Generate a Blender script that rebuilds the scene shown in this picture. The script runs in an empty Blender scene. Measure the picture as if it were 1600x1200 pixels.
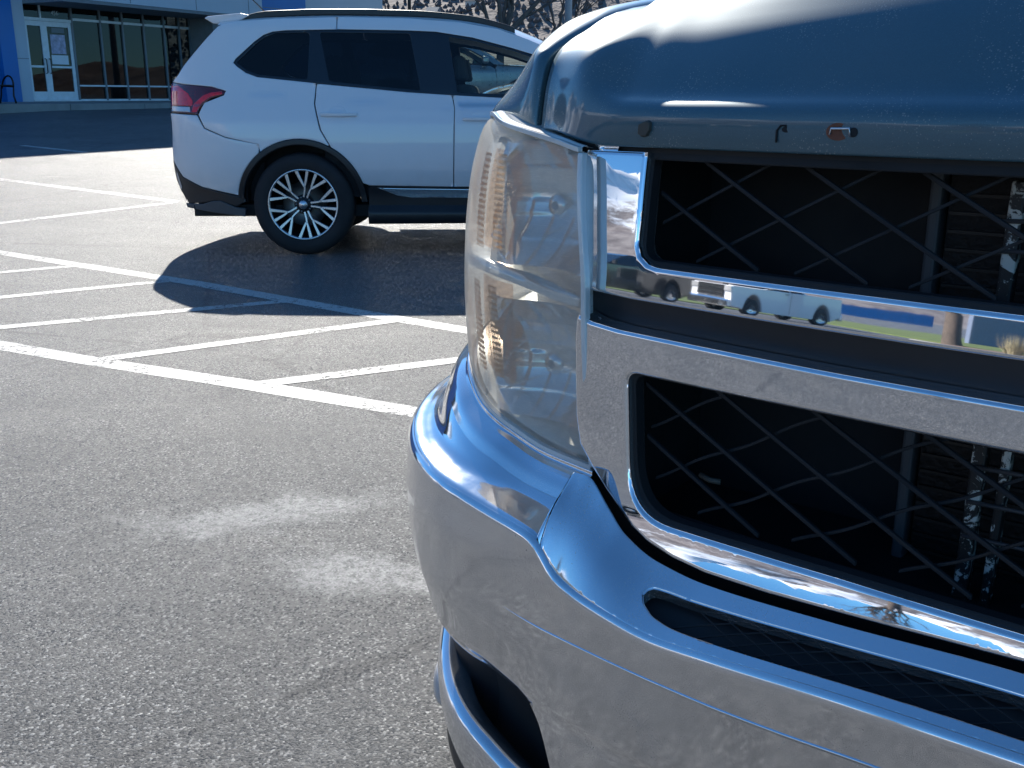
import bpy, bmesh, math, random
import numpy as np
from mathutils import Vector, Matrix, noise
from mathutils.geometry import delaunay_2d_cdt
R = math.radians
random.seed(7)
scene = bpy.context.scene
C = scene.collection

# ------------------------------------------------------------------ camera, sky, sun, exposure
H = 1.08
cd = bpy.data.cameras.new('camera'); cam = bpy.data.objects.new('camera', cd); C.objects.link(cam)
cd.sensor_width = 36; cd.lens = 36; cd.clip_start = .02; cd.clip_end = 12000
cam.location = (0, 0, H); cam.rotation_euler = (R(90-15.7), 0, 0)
scene.camera = cam
SUN = Vector((-.27, 1.42, 1)).normalized()
sun_el = math.asin(SUN.z); sun_az = math.atan2(SUN.x, SUN.y)
w = bpy.data.worlds.new('World'); scene.world = w; w.use_nodes = True
nt = w.node_tree; nt.nodes.clear()
sky = nt.nodes.new('ShaderNodeTexSky'); sky.sky_type = 'NISHITA'; sky.sun_disc = False
sky.sun_elevation = sun_el; sky.sun_rotation = sun_az; sky.altitude = 1400; sky.air_density = 1.0
sky.dust_density = .3; sky.ozone_density = 1.6
bg = nt.nodes.new('ShaderNodeBackground'); bg.inputs[1].default_value = .078
wo = nt.nodes.new('ShaderNodeOutputWorld')
tn = nt.nodes.new('ShaderNodeMixRGB'); tn.blend_type = 'MULTIPLY'; tn.inputs[0].default_value = 1; tn.inputs[2].default_value = (.50, .98, 1.32, 1)
nt.links.new(sky.outputs[0], tn.inputs[1]); nt.links.new(tn.outputs[0], bg.inputs[0]); nt.links.new(bg.outputs[0], wo.inputs[0])
sl = bpy.data.lights.new('sun', 'SUN'); sl.energy = 5.0; sl.angle = R(.53); sl.color = (1, .955, .87)
so = bpy.data.objects.new('sun', sl); C.objects.link(so)
so.rotation_euler = SUN.to_track_quat('Z', 'Y').to_euler()
vs = scene.view_settings
vs.view_transform = 'Standard'; vs.look = 'None'; vs.gamma = 1; vs.use_curve_mapping = False; vs.exposure = .86

# ------------------------------------------------------------------ materials
class NB:
    def __init__(s, name):
        s.m = bpy.data.materials.new(name); s.m.use_nodes = True
        s.t = s.m.node_tree; s.t.nodes.clear()
        s.out = s.t.nodes.new('ShaderNodeOutputMaterial')
    def n(s, kind, **kw):
        nd = s.t.nodes.new('ShaderNode'+kind)
        for k, v in kw.items():
            if k in nd.inputs.keys(): s.set(nd.inputs[k], v)
            else: setattr(nd, k, v)
        return nd
    def set(s, sock, v):
        if isinstance(v, bpy.types.NodeSocket): s.t.links.new(v, sock)
        else: sock.default_value = v
    def coord(s, kind='Object', scale=(1, 1, 1)):
        tc = s.n('TexCoord'); mp = s.n('Mapping'); s.set(mp.inputs['Scale'], scale)
        s.t.links.new(tc.outputs[kind], mp.inputs['Vector']); return mp.outputs[0]
    def noise(s, vec, scale, detail=3, rough=.5, dist=0):
        nd = s.n('TexNoise'); s.set(nd.inputs['Vector'], vec); nd.inputs['Scale'].default_value = scale
        nd.inputs['Detail'].default_value = detail; nd.inputs['Roughness'].default_value = rough
        nd.inputs['Distortion'].default_value = dist
        return nd.outputs['Fac']
    def voro(s, vec, scale, feature='F1', out='Distance'):
        nd = s.n('TexVoronoi'); nd.feature = feature; s.set(nd.inputs['Vector'], vec); nd.inputs['Scale'].default_value = scale
        return nd.outputs[out]
    def ramp(s, fac, a, b, ca=0, cb=1):
        nd = s.n('MapRange'); s.set(nd.inputs[0], fac)
        for i, v in zip((1, 2, 3, 4), (a, b, ca, cb)): s.set(nd.inputs[i], v)
        return nd.outputs[0]
    def mix(s, fac, a, b):
        nd = s.n('MixRGB'); s.set(nd.inputs[0], fac); s.set(nd.inputs[1], a); s.set(nd.inputs[2], b); return nd.outputs[0]
    def math(s, op, a, b=0.0):
        nd = s.n('Math'); nd.operation = op; s.set(nd.inputs[0], a); s.set(nd.inputs[1], b); return nd.outputs[0]
    def bump(s, h, strength, dist=.01, nrm=None):
        nd = s.n('Bump'); s.set(nd.inputs['Height'], h); nd.inputs['Strength'].default_value = strength
        nd.inputs['Distance'].default_value = dist
        if nrm is not None: s.set(nd.inputs['Normal'], nrm)
        return nd.outputs[0]
    def schlick(s, f0=.04):
        lw = s.n('LayerWeight'); lw.inputs[0].default_value = .5
        p = s.math('POWER', lw.outputs['Facing'], 5.0)
        return s.math('ADD', s.math('MULTIPLY', p, 1-f0), f0)
    def bsdf(s, **kw):
        nd = s.n('BsdfPrincipled')
        for k, v in kw.items(): s.set(nd.inputs[k.replace('_', ' ')], v)
        return nd
    def done(s, sh):
        s.t.links.new(sh.outputs[0] if hasattr(sh, 'outputs') else sh, s.out.inputs[0]); return s.m

def c4(r, g, b): return (r, g, b, 1)

def simple(name, col, rough=.5, metal=0, coat=0, var=.12, scale=6, bump=0, bscale=60, spec=.5):
    b = NB(name); v = b.coord()
    f = b.noise(v, scale, 4, .6)
    k = b.ramp(f, .3, .7, 1-var, 1+var)
    vm = b.n('VectorMath'); vm.operation = 'SCALE'; vm.inputs[0].default_value = col[:3]; b.set(vm.inputs[3], k)
    p = b.bsdf(Base_Color=vm.outputs[0], Roughness=b.ramp(f, .3, .7, max(rough*.85, .01), min(rough*1.2, 1)), Metallic=metal, Coat_Weight=coat)
    p.inputs['Specular IOR Level'].default_value = spec
    if bump: b.set(p.inputs['Normal'], b.bump(b.noise(v, bscale, 3), bump, .004))
    return b.done(p)

def dusty(b, v, base, dustcol, amount, fine=420):
    """small dust and dried droplet specks over a base colour, as a mask"""
    d1 = b.voro(v, fine)
    patch = b.noise(v, 14, 3)
    th = b.ramp(patch, .35, .75, .02, .30*amount)
    m1 = b.math('LESS_THAN', d1, th)
    d2 = b.voro(v, 95); m2 = b.math('LESS_THAN', d2, b.ramp(b.noise(v, 7, 2), .5, .8, 0, .17*amount))
    m = b.math('MAXIMUM', m1, m2)
    return m

def mat_chrome(name='chrome', dust=.6, rough=.045, tint=.78):
    b = NB(name); v = b.coord()
    m = dusty(b, v, None, None, dust)
    m = b.math('MULTIPLY', m, .4)
    film = b.noise(v, 9, 5, .6)
    r = b.ramp(film, .35, .75, rough, rough*2.6)
    ch = b.bsdf(Base_Color=c4(tint, tint*1.0, tint*1.02), Metallic=1.0, Roughness=r)
    wob = b.bump(b.noise(v, 5.5, 2, .4), .06, .005)
    b.set(ch.inputs['Normal'], wob)
    di = b.n('BsdfDiffuse'); di.inputs[0].default_value = c4(.42, .42, .41)
    mx = b.n('MixShader')
    fac = b.math('ADD', m, b.ramp(film, .4, .8, .05, .14))
    b.set(mx.inputs[0], fac); b.t.links.new(ch.outputs[0], mx.inputs[1]); b.t.links.new(di.outputs[0], mx.inputs[2])
    return b.done(mx)

def mat_paint(name, col, dust=.5, metal=.55, rough=.38, flake=True):
    b = NB(name); v = b.coord()
    fl = b.voro(v, 1500, out='Color')
    base = b.mix(b.ramp(b.noise(v, 900, 1), .4, .7, 0, .25), c4(*col), c4(*[min(1, c*1.9+.01) for c in col]))
    m = dusty(b, v, None, None, dust, 300)
    film = b.noise(v, 6, 4)
    p = b.bsdf(Base_Color=base, Metallic=metal, Roughness=rough, Coat_Weight=1.0, Coat_Roughness=b.ramp(film, .3, .7, .03, .10))
    di = b.n('BsdfDiffuse'); di.inputs[0].default_value = c4(.40, .40, .38)
    mx = b.n('MixShader'); b.set(mx.inputs[0], b.math('ADD', b.math('MULTIPLY', m, .32), b.ramp(film, .35, .8, .02, .08)))
    b.t.links.new(p.outputs[0], mx.inputs[1]); b.t.links.new(di.outputs[0], mx.inputs[2])
    return b.done(mx)

def mat_white_paint(name='white_paint', col=(.72, .73, .75)):
    b = NB(name); v = b.coord()
    sep = b.n('SeparateXYZ'); b.set(sep.inputs[0], v)
    dirt = b.math('MULTIPLY', b.ramp(sep.outputs[2], .25, .75, 1, 0), b.ramp(b.noise(v, 5, 5, .65), .3, .7, .15, 1))
    colr = b.mix(b.math('MULTIPLY', dirt, .45), c4(*col), c4(.34, .32, .29))
    p = b.bsdf(Base_Color=colr, Roughness=.35, Coat_Weight=.9, Coat_Roughness=.04, Metallic=0)
    return b.done(p)

def mat_glass(name, tint, trans, rough=.01, ior=1.5):
    b = NB(name)
    tr = b.n('BsdfTransparent'); tr.inputs[0].default_value = c4(*[t*trans for t in tint])
    gl = b.n('BsdfGlossy'); gl.inputs['Roughness'].default_value = rough
    mx = b.n('MixShader'); b.set(mx.inputs[0], b.schlick())
    b.t.links.new(tr.outputs[0], mx.inputs[1]); b.t.links.new(gl.outputs[0], mx.inputs[2])
    return b.done(mx)

def mat_lens():
    """aged clear headlight plastic: transparent, slightly yellow haze, fine scratches"""
    b = NB('aged_clear_lens'); v = b.coord()
    tr = b.n('BsdfTransparent'); tr.inputs[0].default_value = c4(.96, .96, .93)
    gl = b.n('BsdfGlossy')
    haze = b.noise(v, 8, 5, .65)
    st = b.coord('Object', (1, 1, 14))
    b.set(gl.inputs['Roughness'], b.ramp(haze, .3, .7, .03, .14))
    m1 = b.n('MixShader'); b.set(m1.inputs[0], b.schlick())
    b.t.links.new(tr.outputs[0], m1.inputs[1]); b.t.links.new(gl.outputs[0], m1.inputs[2])
    di = b.n('BsdfDiffuse'); di.inputs[0].default_value = c4(.90, .87, .80)
    tl = b.n('BsdfTranslucent'); tl.inputs[0].default_value = c4(.92, .89, .82)
    m2 = b.n('MixShader'); m2.inputs[0].default_value = .70
    b.t.links.new(di.outputs[0], m2.inputs[1]); b.t.links.new(tl.outputs[0], m2.inputs[2])
    m3 = b.n('MixShader')
    scr = b.math('MULTIPLY', b.ramp(b.noise(st, 60, 4, .7, 1.5), .55, .72, 0, 1), .14)
    lw = b.n('LayerWeight'); lw.inputs[0].default_value = .35
    f = b.math('ADD', b.math('ADD', b.ramp(haze, .3, .75, .30, .48), scr), b.math('MULTIPLY', lw.outputs['Facing'], .38))
    b.set(m3.inputs[0], f); b.t.links.new(m1.outputs[0], m3.inputs[1]); b.t.links.new(m2.outputs[0], m3.inputs[2])
    return b.done(m3)

def mat_translucent(name, col, tr=.0, fac=.55, rough=.15, bscale=0):
    b = NB(name); v = b.coord()
    p = b.bsdf(Base_Color=c4(*col), Roughness=rough, Coat_Weight=.6)
    tl = b.n('BsdfTranslucent'); tl.inputs[0].default_value = c4(*col)
    m1 = b.n('MixShader'); m1.inputs[0].default_value = fac
    b.t.links.new(p.outputs[0], m1.inputs[1]); b.t.links.new(tl.outputs[0], m1.inputs[2])
    t_ = b.n('BsdfTransparent'); t_.inputs[0].default_value = c4(*[min(1, .35+c*.65) for c in col])
    m2 = b.n('MixShader'); m2.inputs[0].default_value = tr
    b.t.links.new(m1.outputs[0], m2.inputs[1]); b.t.links.new(t_.outputs[0], m2.inputs[2])
    return b.done(m2)

def mat_amber():
    b = NB('amber_plastic'); v = b.coord('Object', (1, 1, 1)); sep = b.n('SeparateXYZ'); b.set(sep.inputs[0], v)
    st = b.math('SINE', b.math('MULTIPLY', sep.outputs[2], 820.0))
    m_ = b.ramp(b.math('ADD', st, b.ramp(b.noise(v, 38, 3, .7), .3, .7, -1.1, 1.5)), -.1, .5)
    col = b.mix(m_, c4(1.0, .62, .30), c4(1.0, .45, .02))  # saturated stripes put amber glints into the plastic's colour
    p = b.bsdf(Base_Color=col, Roughness=.12, Coat_Weight=1.0)
    tl = b.n('BsdfTranslucent'); b.set(tl.inputs[0], col)
    m1 = b.n('MixShader'); m1.inputs[0].default_value = .72
    b.t.links.new(p.outputs[0], m1.inputs[1]); b.t.links.new(tl.outputs[0], m1.inputs[2])
    t_ = b.n('BsdfTransparent'); m2 = b.n('MixShader'); b.set(m2.inputs[0], b.ramp(m_, 0, 1, .45, .0))
    b.t.links.new(m1.outputs[0], m2.inputs[1]); b.t.links.new(t_.outputs[0], m2.inputs[2])
    return b.done(m2)

def mat_asphalt():
    b = NB('asphalt'); v = b.coord()
    big = b.noise(v, .55, 5, .6); med = b.noise(v, 3.5, 4, .6)
    stretch = b.noise(b.coord('Object', (.7, 2.2, 1)), 1.3, 5, .65, .6)
    base = b.mix(b.ramp(big, .3, .7), c4(.080, .081, .081), c4(.140, .139, .136))
    base = b.mix(b.math('MULTIPLY', b.ramp(stretch, .52, .75), .5), base, c4(.23, .22, .205))
    grain = b.voro(v, 215, out='Color')
    sg = b.n('SeparateColor'); b.set(sg.inputs[0], grain)
    gm = b.math('MULTIPLY', b.ramp(sg.outputs[0], 0, 1, .1, .75), b.ramp(b.noise(v, 2.2, 4, .6), .35, .65, .4, .9))
    base = b.mix(gm, base, b.mix(b.ramp(sg.outputs[1], .72, .93), c4(.045, .046, .048), c4(.64, .63, .60)))  # aggregate grains; the pale ones also put sun sparkle into the colour
    # two pale worn patches, as seen near the truck
    sep = b.n('SeparateXYZ'); b.set(sep.inputs[0], v)
    def blob(cx, cy, rx, ry, a):
        dx = b.math('SUBTRACT', sep.outputs[0], cx); dy = b.math('SUBTRACT', sep.outputs[1], cy)
        ca, sa = math.cos(a), math.sin(a)
        X = b.math('ADD', b.math('MULTIPLY', dx, ca/rx), b.math('MULTIPLY', dy, sa/rx))
        Y = b.math('ADD', b.math('MULTIPLY', dx, -sa/ry), b.math('MULTIPLY', dy, ca/ry))
        d = b.math('SQRT', b.math('ADD', b.math('MULTIPLY', X, X), b.math('MULTIPLY', Y, Y)))
        d = b.math('ADD', d, b.ramp(b.noise(v, 6, 6, .75), .25, .75, -.75, .75))
        return b.ramp(d, .35, 1.05, 1, 0)
    bl = b.math('MAXIMUM', blob(-.68, 2.55, .42, .13, .28), blob(-.33, 2.2, .36, .12, -.18))
    blg = b.math('MULTIPLY', bl, b.ramp(b.noise(v, 45, 4, .7), .35, .6, .12, .62))
    base = b.mix(blg, base, c4(.46, .455, .44))
    scf = b.math('MULTIPLY', b.ramp(b.noise(v, 2.6, 6, .75, .8), .60, .72), b.ramp(b.noise(v, 30, 4, .7), .4, .6, .1, .8))
    base = b.mix(b.math('MULTIPLY', scf, .6), base, c4(.40, .395, .38))
    oil = b.ramp(b.noise(v, .9, 3, .5), .66, .78)
    base = b.mix(b.math('MULTIPLY', oil, .45), base, c4(.03, .03, .032))
    # cracks
    cr = b.voro(b.coord('Object', (1, 1, 1)), .33, 'DISTANCE_TO_EDGE')
    crn = b.math('ADD', cr, b.ramp(b.noise(v, 4, 4, .7), 0, 1, -.02, .02))
    base = b.mix(b.math('MULTIPLY', b.ramp(b.math('ABSOLUTE', crn), 0, .006, 1, 0), .55), base, c4(.03, .03, .032))
    hgt = b.math('ADD', b.math('MULTIPLY', b.voro(v, 215), -.8), b.math('MULTIPLY', b.noise(v, 270, 4, .75), 1.3))
    nrm = b.bump(hgt, .8, .0045)
    gl_ = b.math('MULTIPLY', b.ramp(sg.outputs[2], .74, .78), .42)
    p = b.bsdf(Base_Color=base, Roughness=b.math('SUBTRACT', b.ramp(med, .3, .7, .60, .70), gl_), Normal=nrm)
    p.inputs['Specular IOR Level'].default_value = .34
    return b.done(p)

def mat_stripe():
    b = NB('stall_line_paint'); v = b.coord()
    wear = b.noise(v, 40, 5, .7); wear2 = b.noise(v, 5, 3)
    grain = b.voro(v, 150)
    f = b.math('ADD', wear, b.ramp(wear2, .3, .7, -.14, .06))
    f = b.math('ADD', f, b.ramp(grain, 0, .8, .12, -.12))
    f = b.math('ADD', f, b.ramp(b.noise(v, 1.2, 4, .6), .35, .65, -.06, .06))
    p = b.bsdf(Base_Color=b.mix(b.ramp(wear2, .3, .7), c4(.36, .36, .35), c4(.50, .50, .48)), Roughness=.6, Normal=b.bump(b.math('MULTIPLY', grain, -1), .5, .004))
    t_ = b.n('BsdfTransparent'); mx = b.n('MixShader'); b.set(mx.inputs[0], b.ramp(f, .47, .57))
    b.t.links.new(p.outputs[0], mx.inputs[1]); b.t.links.new(t_.outputs[0], mx.inputs[2])
    return b.done(mx)

def mat_hill():
    b = NB('hillside_scrub'); v = b.coord()
    a = b.noise(v, .012, 6, .65); c = b.noise(v, .09, 5, .7)
    col = b.mix(b.ramp(a, .35, .65), c4(.13, .105, .095), c4(.20, .17, .155))
    col = b.mix(b.ramp(c, .48, .6), col, c4(.085, .068, .065))
    p = b.bsdf(Base_Color=col, Roughness=.95, Normal=b.bump(c, .6, 3)); return b.done(p)

def mat_mountain():
    b = NB('snowy_rock'); v = b.coord()
    sep = b.n('SeparateXYZ'); b.set(sep.inputs[0], v)
    n1 = b.noise(v, .006, 7, .7)
    z = b.math('ADD', sep.outputs[2], b.ramp(n1, .3, .7, -170, 170))
    snow = b.ramp(z, 170, 260)
    rock = b.mix(b.ramp(b.noise(v, .02, 6, .7), .4, .6), c4(.14, .12, .12), c4(.27, .24, .23))
    geo = b.n('NewGeometry'); s2 = b.n('SeparateXYZ'); b.set(s2.inputs[0], geo.outputs['Normal'])
    snow = b.math('MULTIPLY', snow, b.ramp(s2.outputs[2], .42, .62, .1, 1))
    p = b.bsdf(Base_Color=b.mix(snow, rock, c4(.80, .82, .86)), Roughness=.9); return b.done(p)

M = dict(
    chrome=mat_chrome('bumper_chrome', .9, .06, .84), chrome_clean=mat_chrome('grille_chrome', .25, .014, .88),
    paint=mat_paint('slate_blue_metallic', (.026, .088, .118), 1.2, .22, .46),
    lens=mat_lens(), white=mat_white_paint(), stripe=mat_stripe(), asphalt=mat_asphalt(),
    black=simple('black_plastic', (.012, .013, .016), .38, var=.2, bump=.1),
    black_matte=simple('matte_black_plastic', (.007, .008, .010), .7, var=.2),
    mesh=simple('grille_mesh_plastic', (.006, .0075, .010), .7, var=.15, bump=.15, bscale=200),
    dark_gloss=simple('piano_black', (.006, .007, .009), .08, coat=.5),
    rubber=simple('tyre_rubber', (.016, .016, .018), .75, bump=.3),
    rim=simple('machined_alloy', (.62, .63, .65), .28, metal=1), rim_dark=simple('dark_alloy', (.02, .021, .024), .4, metal=.3),
    brake=simple('brake_disc_steel', (.26, .25, .24), .45, metal=1),
    reflector=simple('headlight_reflector', (.80, .81, .82), .17, metal=1, var=.05, bump=.25, bscale=26),
    housing=simple('grey_headlight_housing', (.82, .81, .78), .35, metal=.15, bump=.2, bscale=22),
    amber=mat_amber(), peach=mat_translucent('pale_marker_plastic', (.92, .62, .42), .72, .6), prism=mat_translucent('clear_prism_plastic', (.85, .83, .78), .75, .5),
    bulb=simple('bulb_glass', (.75, .78, .80), .06, metal=.4),
    bezel=simple('clear_lens_edge', (.70, .69, .66), .22, coat=.6),
    fins=simple('condenser_fins', (.012, .011, .011), .5, metal=.6, var=.3, bump=.5, bscale=150),
    tube=simple('condenser_tube', (.035, .032, .03), .45, metal=.7, var=.3),
    bracket=simple('grey_bracket', (.06, .063, .07), .5), scuff=None,
    rust=simple('rusty_steel', (.16, .055, .03), .7, var=.4, scale=80),
    clip=simple('worn_grey_clip', (.06, .055, .045), .6),
    tint=mat_glass('tinted_privacy_glass', (.55, .65, .8), .12), clear=mat_glass('clear_car_glass', (.85, .93, .9), .72),
    storeglass=mat_glass('storefront_glass', (.6, .7, .72), .35),
    red=simple('red_tail_lens', (.80, .006, .018), .12, coat=1, var=.25, scale=25),
    dark_red=simple('smoked_red_lens', (.10, .002, .008), .12, coat=1), clear_lens=simple('clear_tail_lens', (.55, .55, .56), .12, coat=1, metal=.3, bump=.3, bscale=90),
    seat=simple('grey_seat_fabric', (.09, .09, .095), .9), interior=simple('dark_cabin_trim', (.02, .02, .022), .8),
    wall_blue=simple('blue_wall_panel', (.004, .15, .46), .35, var=.06, scale=1), wall_white=simple('pale_metal_panel', (.46, .51, .57), .4, var=.05, scale=1),
    alu=simple('pale_aluminium_frame', (.62, .66, .70), .35, metal=.2), frame=simple('grey_window_frame', (.16, .18, .20), .4, metal=.3),
    soffit=simple('grey_soffit', (.20, .21, .22), .8), concrete=simple('concrete', (.27, .265, .25), .9, var=.15, scale=3, bump=.3),
    inner=simple('showroom_wall', (.05, .05, .055), .8), inner_floor=simple('showroom_floor', (.22, .21, .2), .3),
    poster=simple('printed_poster', (.45, .42, .55), .5, var=.5, scale=9), paper=simple('white_paper', (.75, .77, .8), .6, var=.03),
    kiosk=simple('dark_blue_kiosk', (.012, .05, .22), .4), iron=simple('black_iron', (.01, .011, .013), .45, metal=.3),
    bark=simple('grey_brown_bark', (.115, .088, .072), .9, var=.3, scale=8), pole=simple('painted_pole', (.42, .45, .48), .5), pole_dark=simple('dark_pole', (.03, .035, .035), .5),
    hill=mat_hill(), mountain=mat_mountain(), scrub=simple('bare_scrub', (.115, .092, .085), .95, var=.3, scale=.2), house_wall=simple('pale_house_wall', (.55, .50, .45), .9, var=.25, scale=.05), house_roof=simple('brown_house_roof', (.14, .10, .09), .9),
    grass=simple('dry_green_lawn', (.12, .16, .045), .95, var=.35, scale=2), mulch=simple('brown_mulch', (.20, .135, .10), .95, var=.4, scale=9, bump=.5),
    straw=simple('straw_grass', (.42, .36, .22), .9, var=.3), bluewrap=simple('blue_banner', (.03, .20, .60), .6), greyblue=simple('grey_blue_siding', (.16, .20, .30), .7),
    black_paint=simple('black_car_paint', (.012, .013, .015), .15, coat=1), silver_paint=simple('silver_car_paint', (.38, .40, .42), .3, metal=.6, coat=1),
    grime=simple('undertray', (.02, .02, .02), .9), gap_black=simple('panel_gap', (.010, .010, .012), .8),
)

# ------------------------------------------------------------------ object helpers
def tag(o, label=None, cat=None, group=None, kind=None):
    if label: o['label'] = label
    if cat: o['category'] = cat
    if group: o['group'] = group
    if kind: o['kind'] = kind
    return o
def empty(name, loc, rz=0, label=None, cat=None, group=None):
    o = bpy.data.objects.new(name, None); C.objects.link(o); o.location = loc; o.rotation_euler = (0, 0, rz)
    o.empty_display_size = .1
    return tag(o, label, cat, group)
def mesh_obj(name, verts, faces, m, parent=None, smooth=True, normals=None, mats=None, fmats=None):
    me = bpy.data.meshes.new(name); me.from_pydata([tuple(v) for v in verts], [], faces); me.update()
    for k in (mats or [m]): me.materials.append(k)
    if fmats: me.polygons.foreach_set('material_index', fmats)
    if smooth: me.polygons.foreach_set('use_smooth', [True]*len(me.polygons))
    if normals: me.normals_split_custom_set_from_vertices([tuple(n) for n in normals])
    o = bpy.data.objects.new(name, me); C.objects.link(o)
    if parent: o.parent = parent
    return o
class MB:
    def __init__(s): s.v = []; s.f = []
    def add(s, v, f):
        k = len(s.v); s.v += [tuple(p) for p in v]; s.f += [tuple(i+k for i in q) for q in f]; return s
    def box(s, a, b, ):
        (x0, y0, z0), (x1, y1, z1) = a, b
        return s.add([(x0,y0,z0),(x1,y0,z0),(x1,y1,z0),(x0,y1,z0),(x0,y0,z1),(x1,y0,z1),(x1,y1,z1),(x0,y1,z1)],
                     [(0,3,2,1),(4,5,6,7),(0,1,5,4),(1,2,6,5),(2,3,7,6),(3,0,4,7)])
    def hexa(s, lo, hi):
        return s.add(list(lo)+list(hi), [(0,3,2,1),(4,5,6,7),(0,1,5,4),(1,2,6,5),(2,3,7,6),(3,0,4,7)])
    def tube(s, pts, r, n=8, cap=True):
        pts = [Vector(p) for p in pts]; rs = r if isinstance(r, (list, tuple)) else [r]*len(pts)
        k0 = len(s.v); up = None
        for i, p in enumerate(pts):
            d = (pts[min(i+1, len(pts)-1)]-pts[max(i-1, 0)]).normalized()
            if up is None: up = Vector((0, 0, 1)) if abs(d.z) < .9 else Vector((1, 0, 0))
            a = d.cross(up).normalized(); up = a.cross(d).normalized()
            for j in range(n):
                t = 2*math.pi*j/n; s.v.append(tuple(p+(a*math.cos(t)+up*math.sin(t))*rs[i]))
        for i in range(len(pts)-1):
            for j in range(n):
                a = k0+i*n+j; b = k0+i*n+(j+1) % n; s.f.append((a, b, b+n, a+n))
        if cap:
            s.f.append(tuple(k0+j for j in range(n))[::-1]); s.f.append(tuple(k0+(len(pts)-1)*n+j for j in range(n)))
        return s
    def ribbon(s, pts, width_dir, w, t_dir, t):
        """bar with rectangular section along pts"""
        a = Vector(width_dir).normalized()*w/2; b = Vector(t_dir).normalized()*t/2; k0 = len(s.v)
        for p in pts:
            p = Vector(p); s.v += [tuple(p-a-b), tuple(p+a-b), tuple(p+a+b), tuple(p-a+b)]
        for i in range(len(pts)-1):
            for j in range(4):
                q = k0+4*i+j; r = k0+4*i+(j+1) % 4; s.f.append((q, r, r+4, q+4))
        s.f.append((k0+3, k0+2, k0+1, k0)); e = k0+4*(len(pts)-1); s.f.append((e, e+1, e+2, e+3)); return s
    def lathe(s, prof, axis_pt, axis, n=32, ref=(0, 0, 1)):
        ax = Vector(axis).normalized(); a = Vector(ref); a = (a-ax*a.dot(ax)).normalized(); b = ax.cross(a); k0 = len(s.v); P0 = Vector(axis_pt)
        for (r, h) in prof:
            for j in range(n):
                t = 2*math.pi*j/n; s.v.append(tuple(P0+ax*h+(a*math.cos(t)+b*math.sin(t))*r))
        for i in range(len(prof)-1):
            for j in range(n):
                q = k0+i*n+j; r_ = k0+i*n+(j+1) % n; s.f.append((q, r_, r_+n, q+n))
        return s
    def build(s, name, m, parent=None, smooth=False):
        o = mesh_obj(name, s.v, s.f, m, parent, smooth)
        bm = bmesh.new(); bm.from_mesh(o.data); bmesh.ops.recalc_face_normals(bm, faces=bm.faces); bm.to_mesh(o.data); bm.free()
        return o
def sharp(o, ang=35):
    o.data.polygons.foreach_set('use_smooth', [True]*len(o.data.polygons))
    bm = bmesh.new(); bm.from_mesh(o.data)
    for e in bm.edges:
        if len(e.link_faces) == 2 and e.calc_face_angle(0) > R(ang): e.smooth = False
    bm.to_mesh(o.data); bm.free(); return o
def bevel(o, wd=.006, seg=2):
    m = o.modifiers.new('bevel', 'BEVEL'); m.width = wd; m.segments = seg; m.limit_method = 'ANGLE'; m.angle_limit = R(40); return o
def copy_tree(o, parent=None):
    c = o.copy(); C.objects.link(c); c.parent = parent
    for ch in list(o.children): copy_tree(ch, c)
    return c

def ev(tab, x):
    """smooth (monotone-ish Catmull) interpolation of a table"""
    n = len(tab)
    if x <= tab[0][0]: return tab[0][1]
    if x >= tab[-1][0]: return tab[-1][1]
    for i in range(n-1):
        if x <= tab[i+1][0]: break
    x0, y0 = tab[i]; x1, y1 = tab[i+1]; h = x1-x0; t = (x-x0)/h
    d = (y1-y0)/h
    def slope(j):
        if j == 0 or j == n-1: return None
        a = (tab[j][1]-tab[j-1][1])/(tab[j][0]-tab[j-1][0]); b = (tab[j+1][1]-tab[j][1])/(tab[j+1][0]-tab[j][0])
        return 0 if a*b <= 0 else 2*a*b/(a+b)
    m0 = slope(i); m1 = slope(i+1)
    if m0 is None: m0 = d
    if m1 is None: m1 = d
    t2, t3 = t*t, t*t*t
    return (2*t3-3*t2+1)*y0+(t3-2*t2+t)*h*m0+(-2*t3+3*t2)*y1+(t3-t2)*h*m1
def sstep(a, b, x):
    t = max(0, min(1, (x-a)/(b-a))); return t*t*(3-2*t)
def resample(poly, step, closed=True):
    out = []
    n = len(poly)
    for i in range(n if closed else n-1):
        a = Vector(poly[i]); b = Vector(poly[(i+1) % n]); k = max(1, math.ceil((b-a).length/step))
        for j in range(k): out.append(tuple(a.lerp(b, j/k)))
    if not closed: out.append(tuple(poly[-1]))
    return out
def fillet(poly, radii, n=6):
    """round selected corners of a 2D polygon; radii: dict index->r"""
    out = []
    N = len(poly)
    for i, p in enumerate(poly):
        r = radii.get(i, 0) if isinstance(radii, dict) else radii
        if r <= 0: out.append(p); continue
        P0 = Vector(p); A = Vector(poly[i-1])-P0; B_ = Vector(poly[(i+1) % N])-P0
        r_ = min(r, A.length*.49, B_.length*.49); a = P0+A.normalized()*r_; b = P0+B_.normalized()*r_
        for j in range(n+1):
            t = j/n; out.append(tuple(a*(1-t)**2+P0*2*t*(1-t)+b*t*t))
    return out
def inside(p, poly):
    x, y = p; c = False; j = len(poly)-1
    for i in range(len(poly)):
        xi, yi = poly[i]; xj, yj = poly[j]
        if (yi > y) != (yj > y) and x < (xj-xi)*(y-yi)/(yj-yi)+xi: c = not c
        j = i
    return c
def offset_in(poly, d):
    area = sum(poly[i-1][0]*poly[i][1]-poly[i][0]*poly[i-1][1] for i in range(len(poly)))
    sg = 1 if area > 0 else -1
    out = []
    n = len(poly)
    for i in range(n):
        a = Vector(poly[i-1]); b = Vector(poly[(i+1) % n]); t = (b-a)
        if t.length < 1e-9: continue
        t.normalize(); nrm = Vector((-t.y, t.x))*sg
        out.append(tuple(Vector(poly[i])+nrm*d))
    return out
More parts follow.
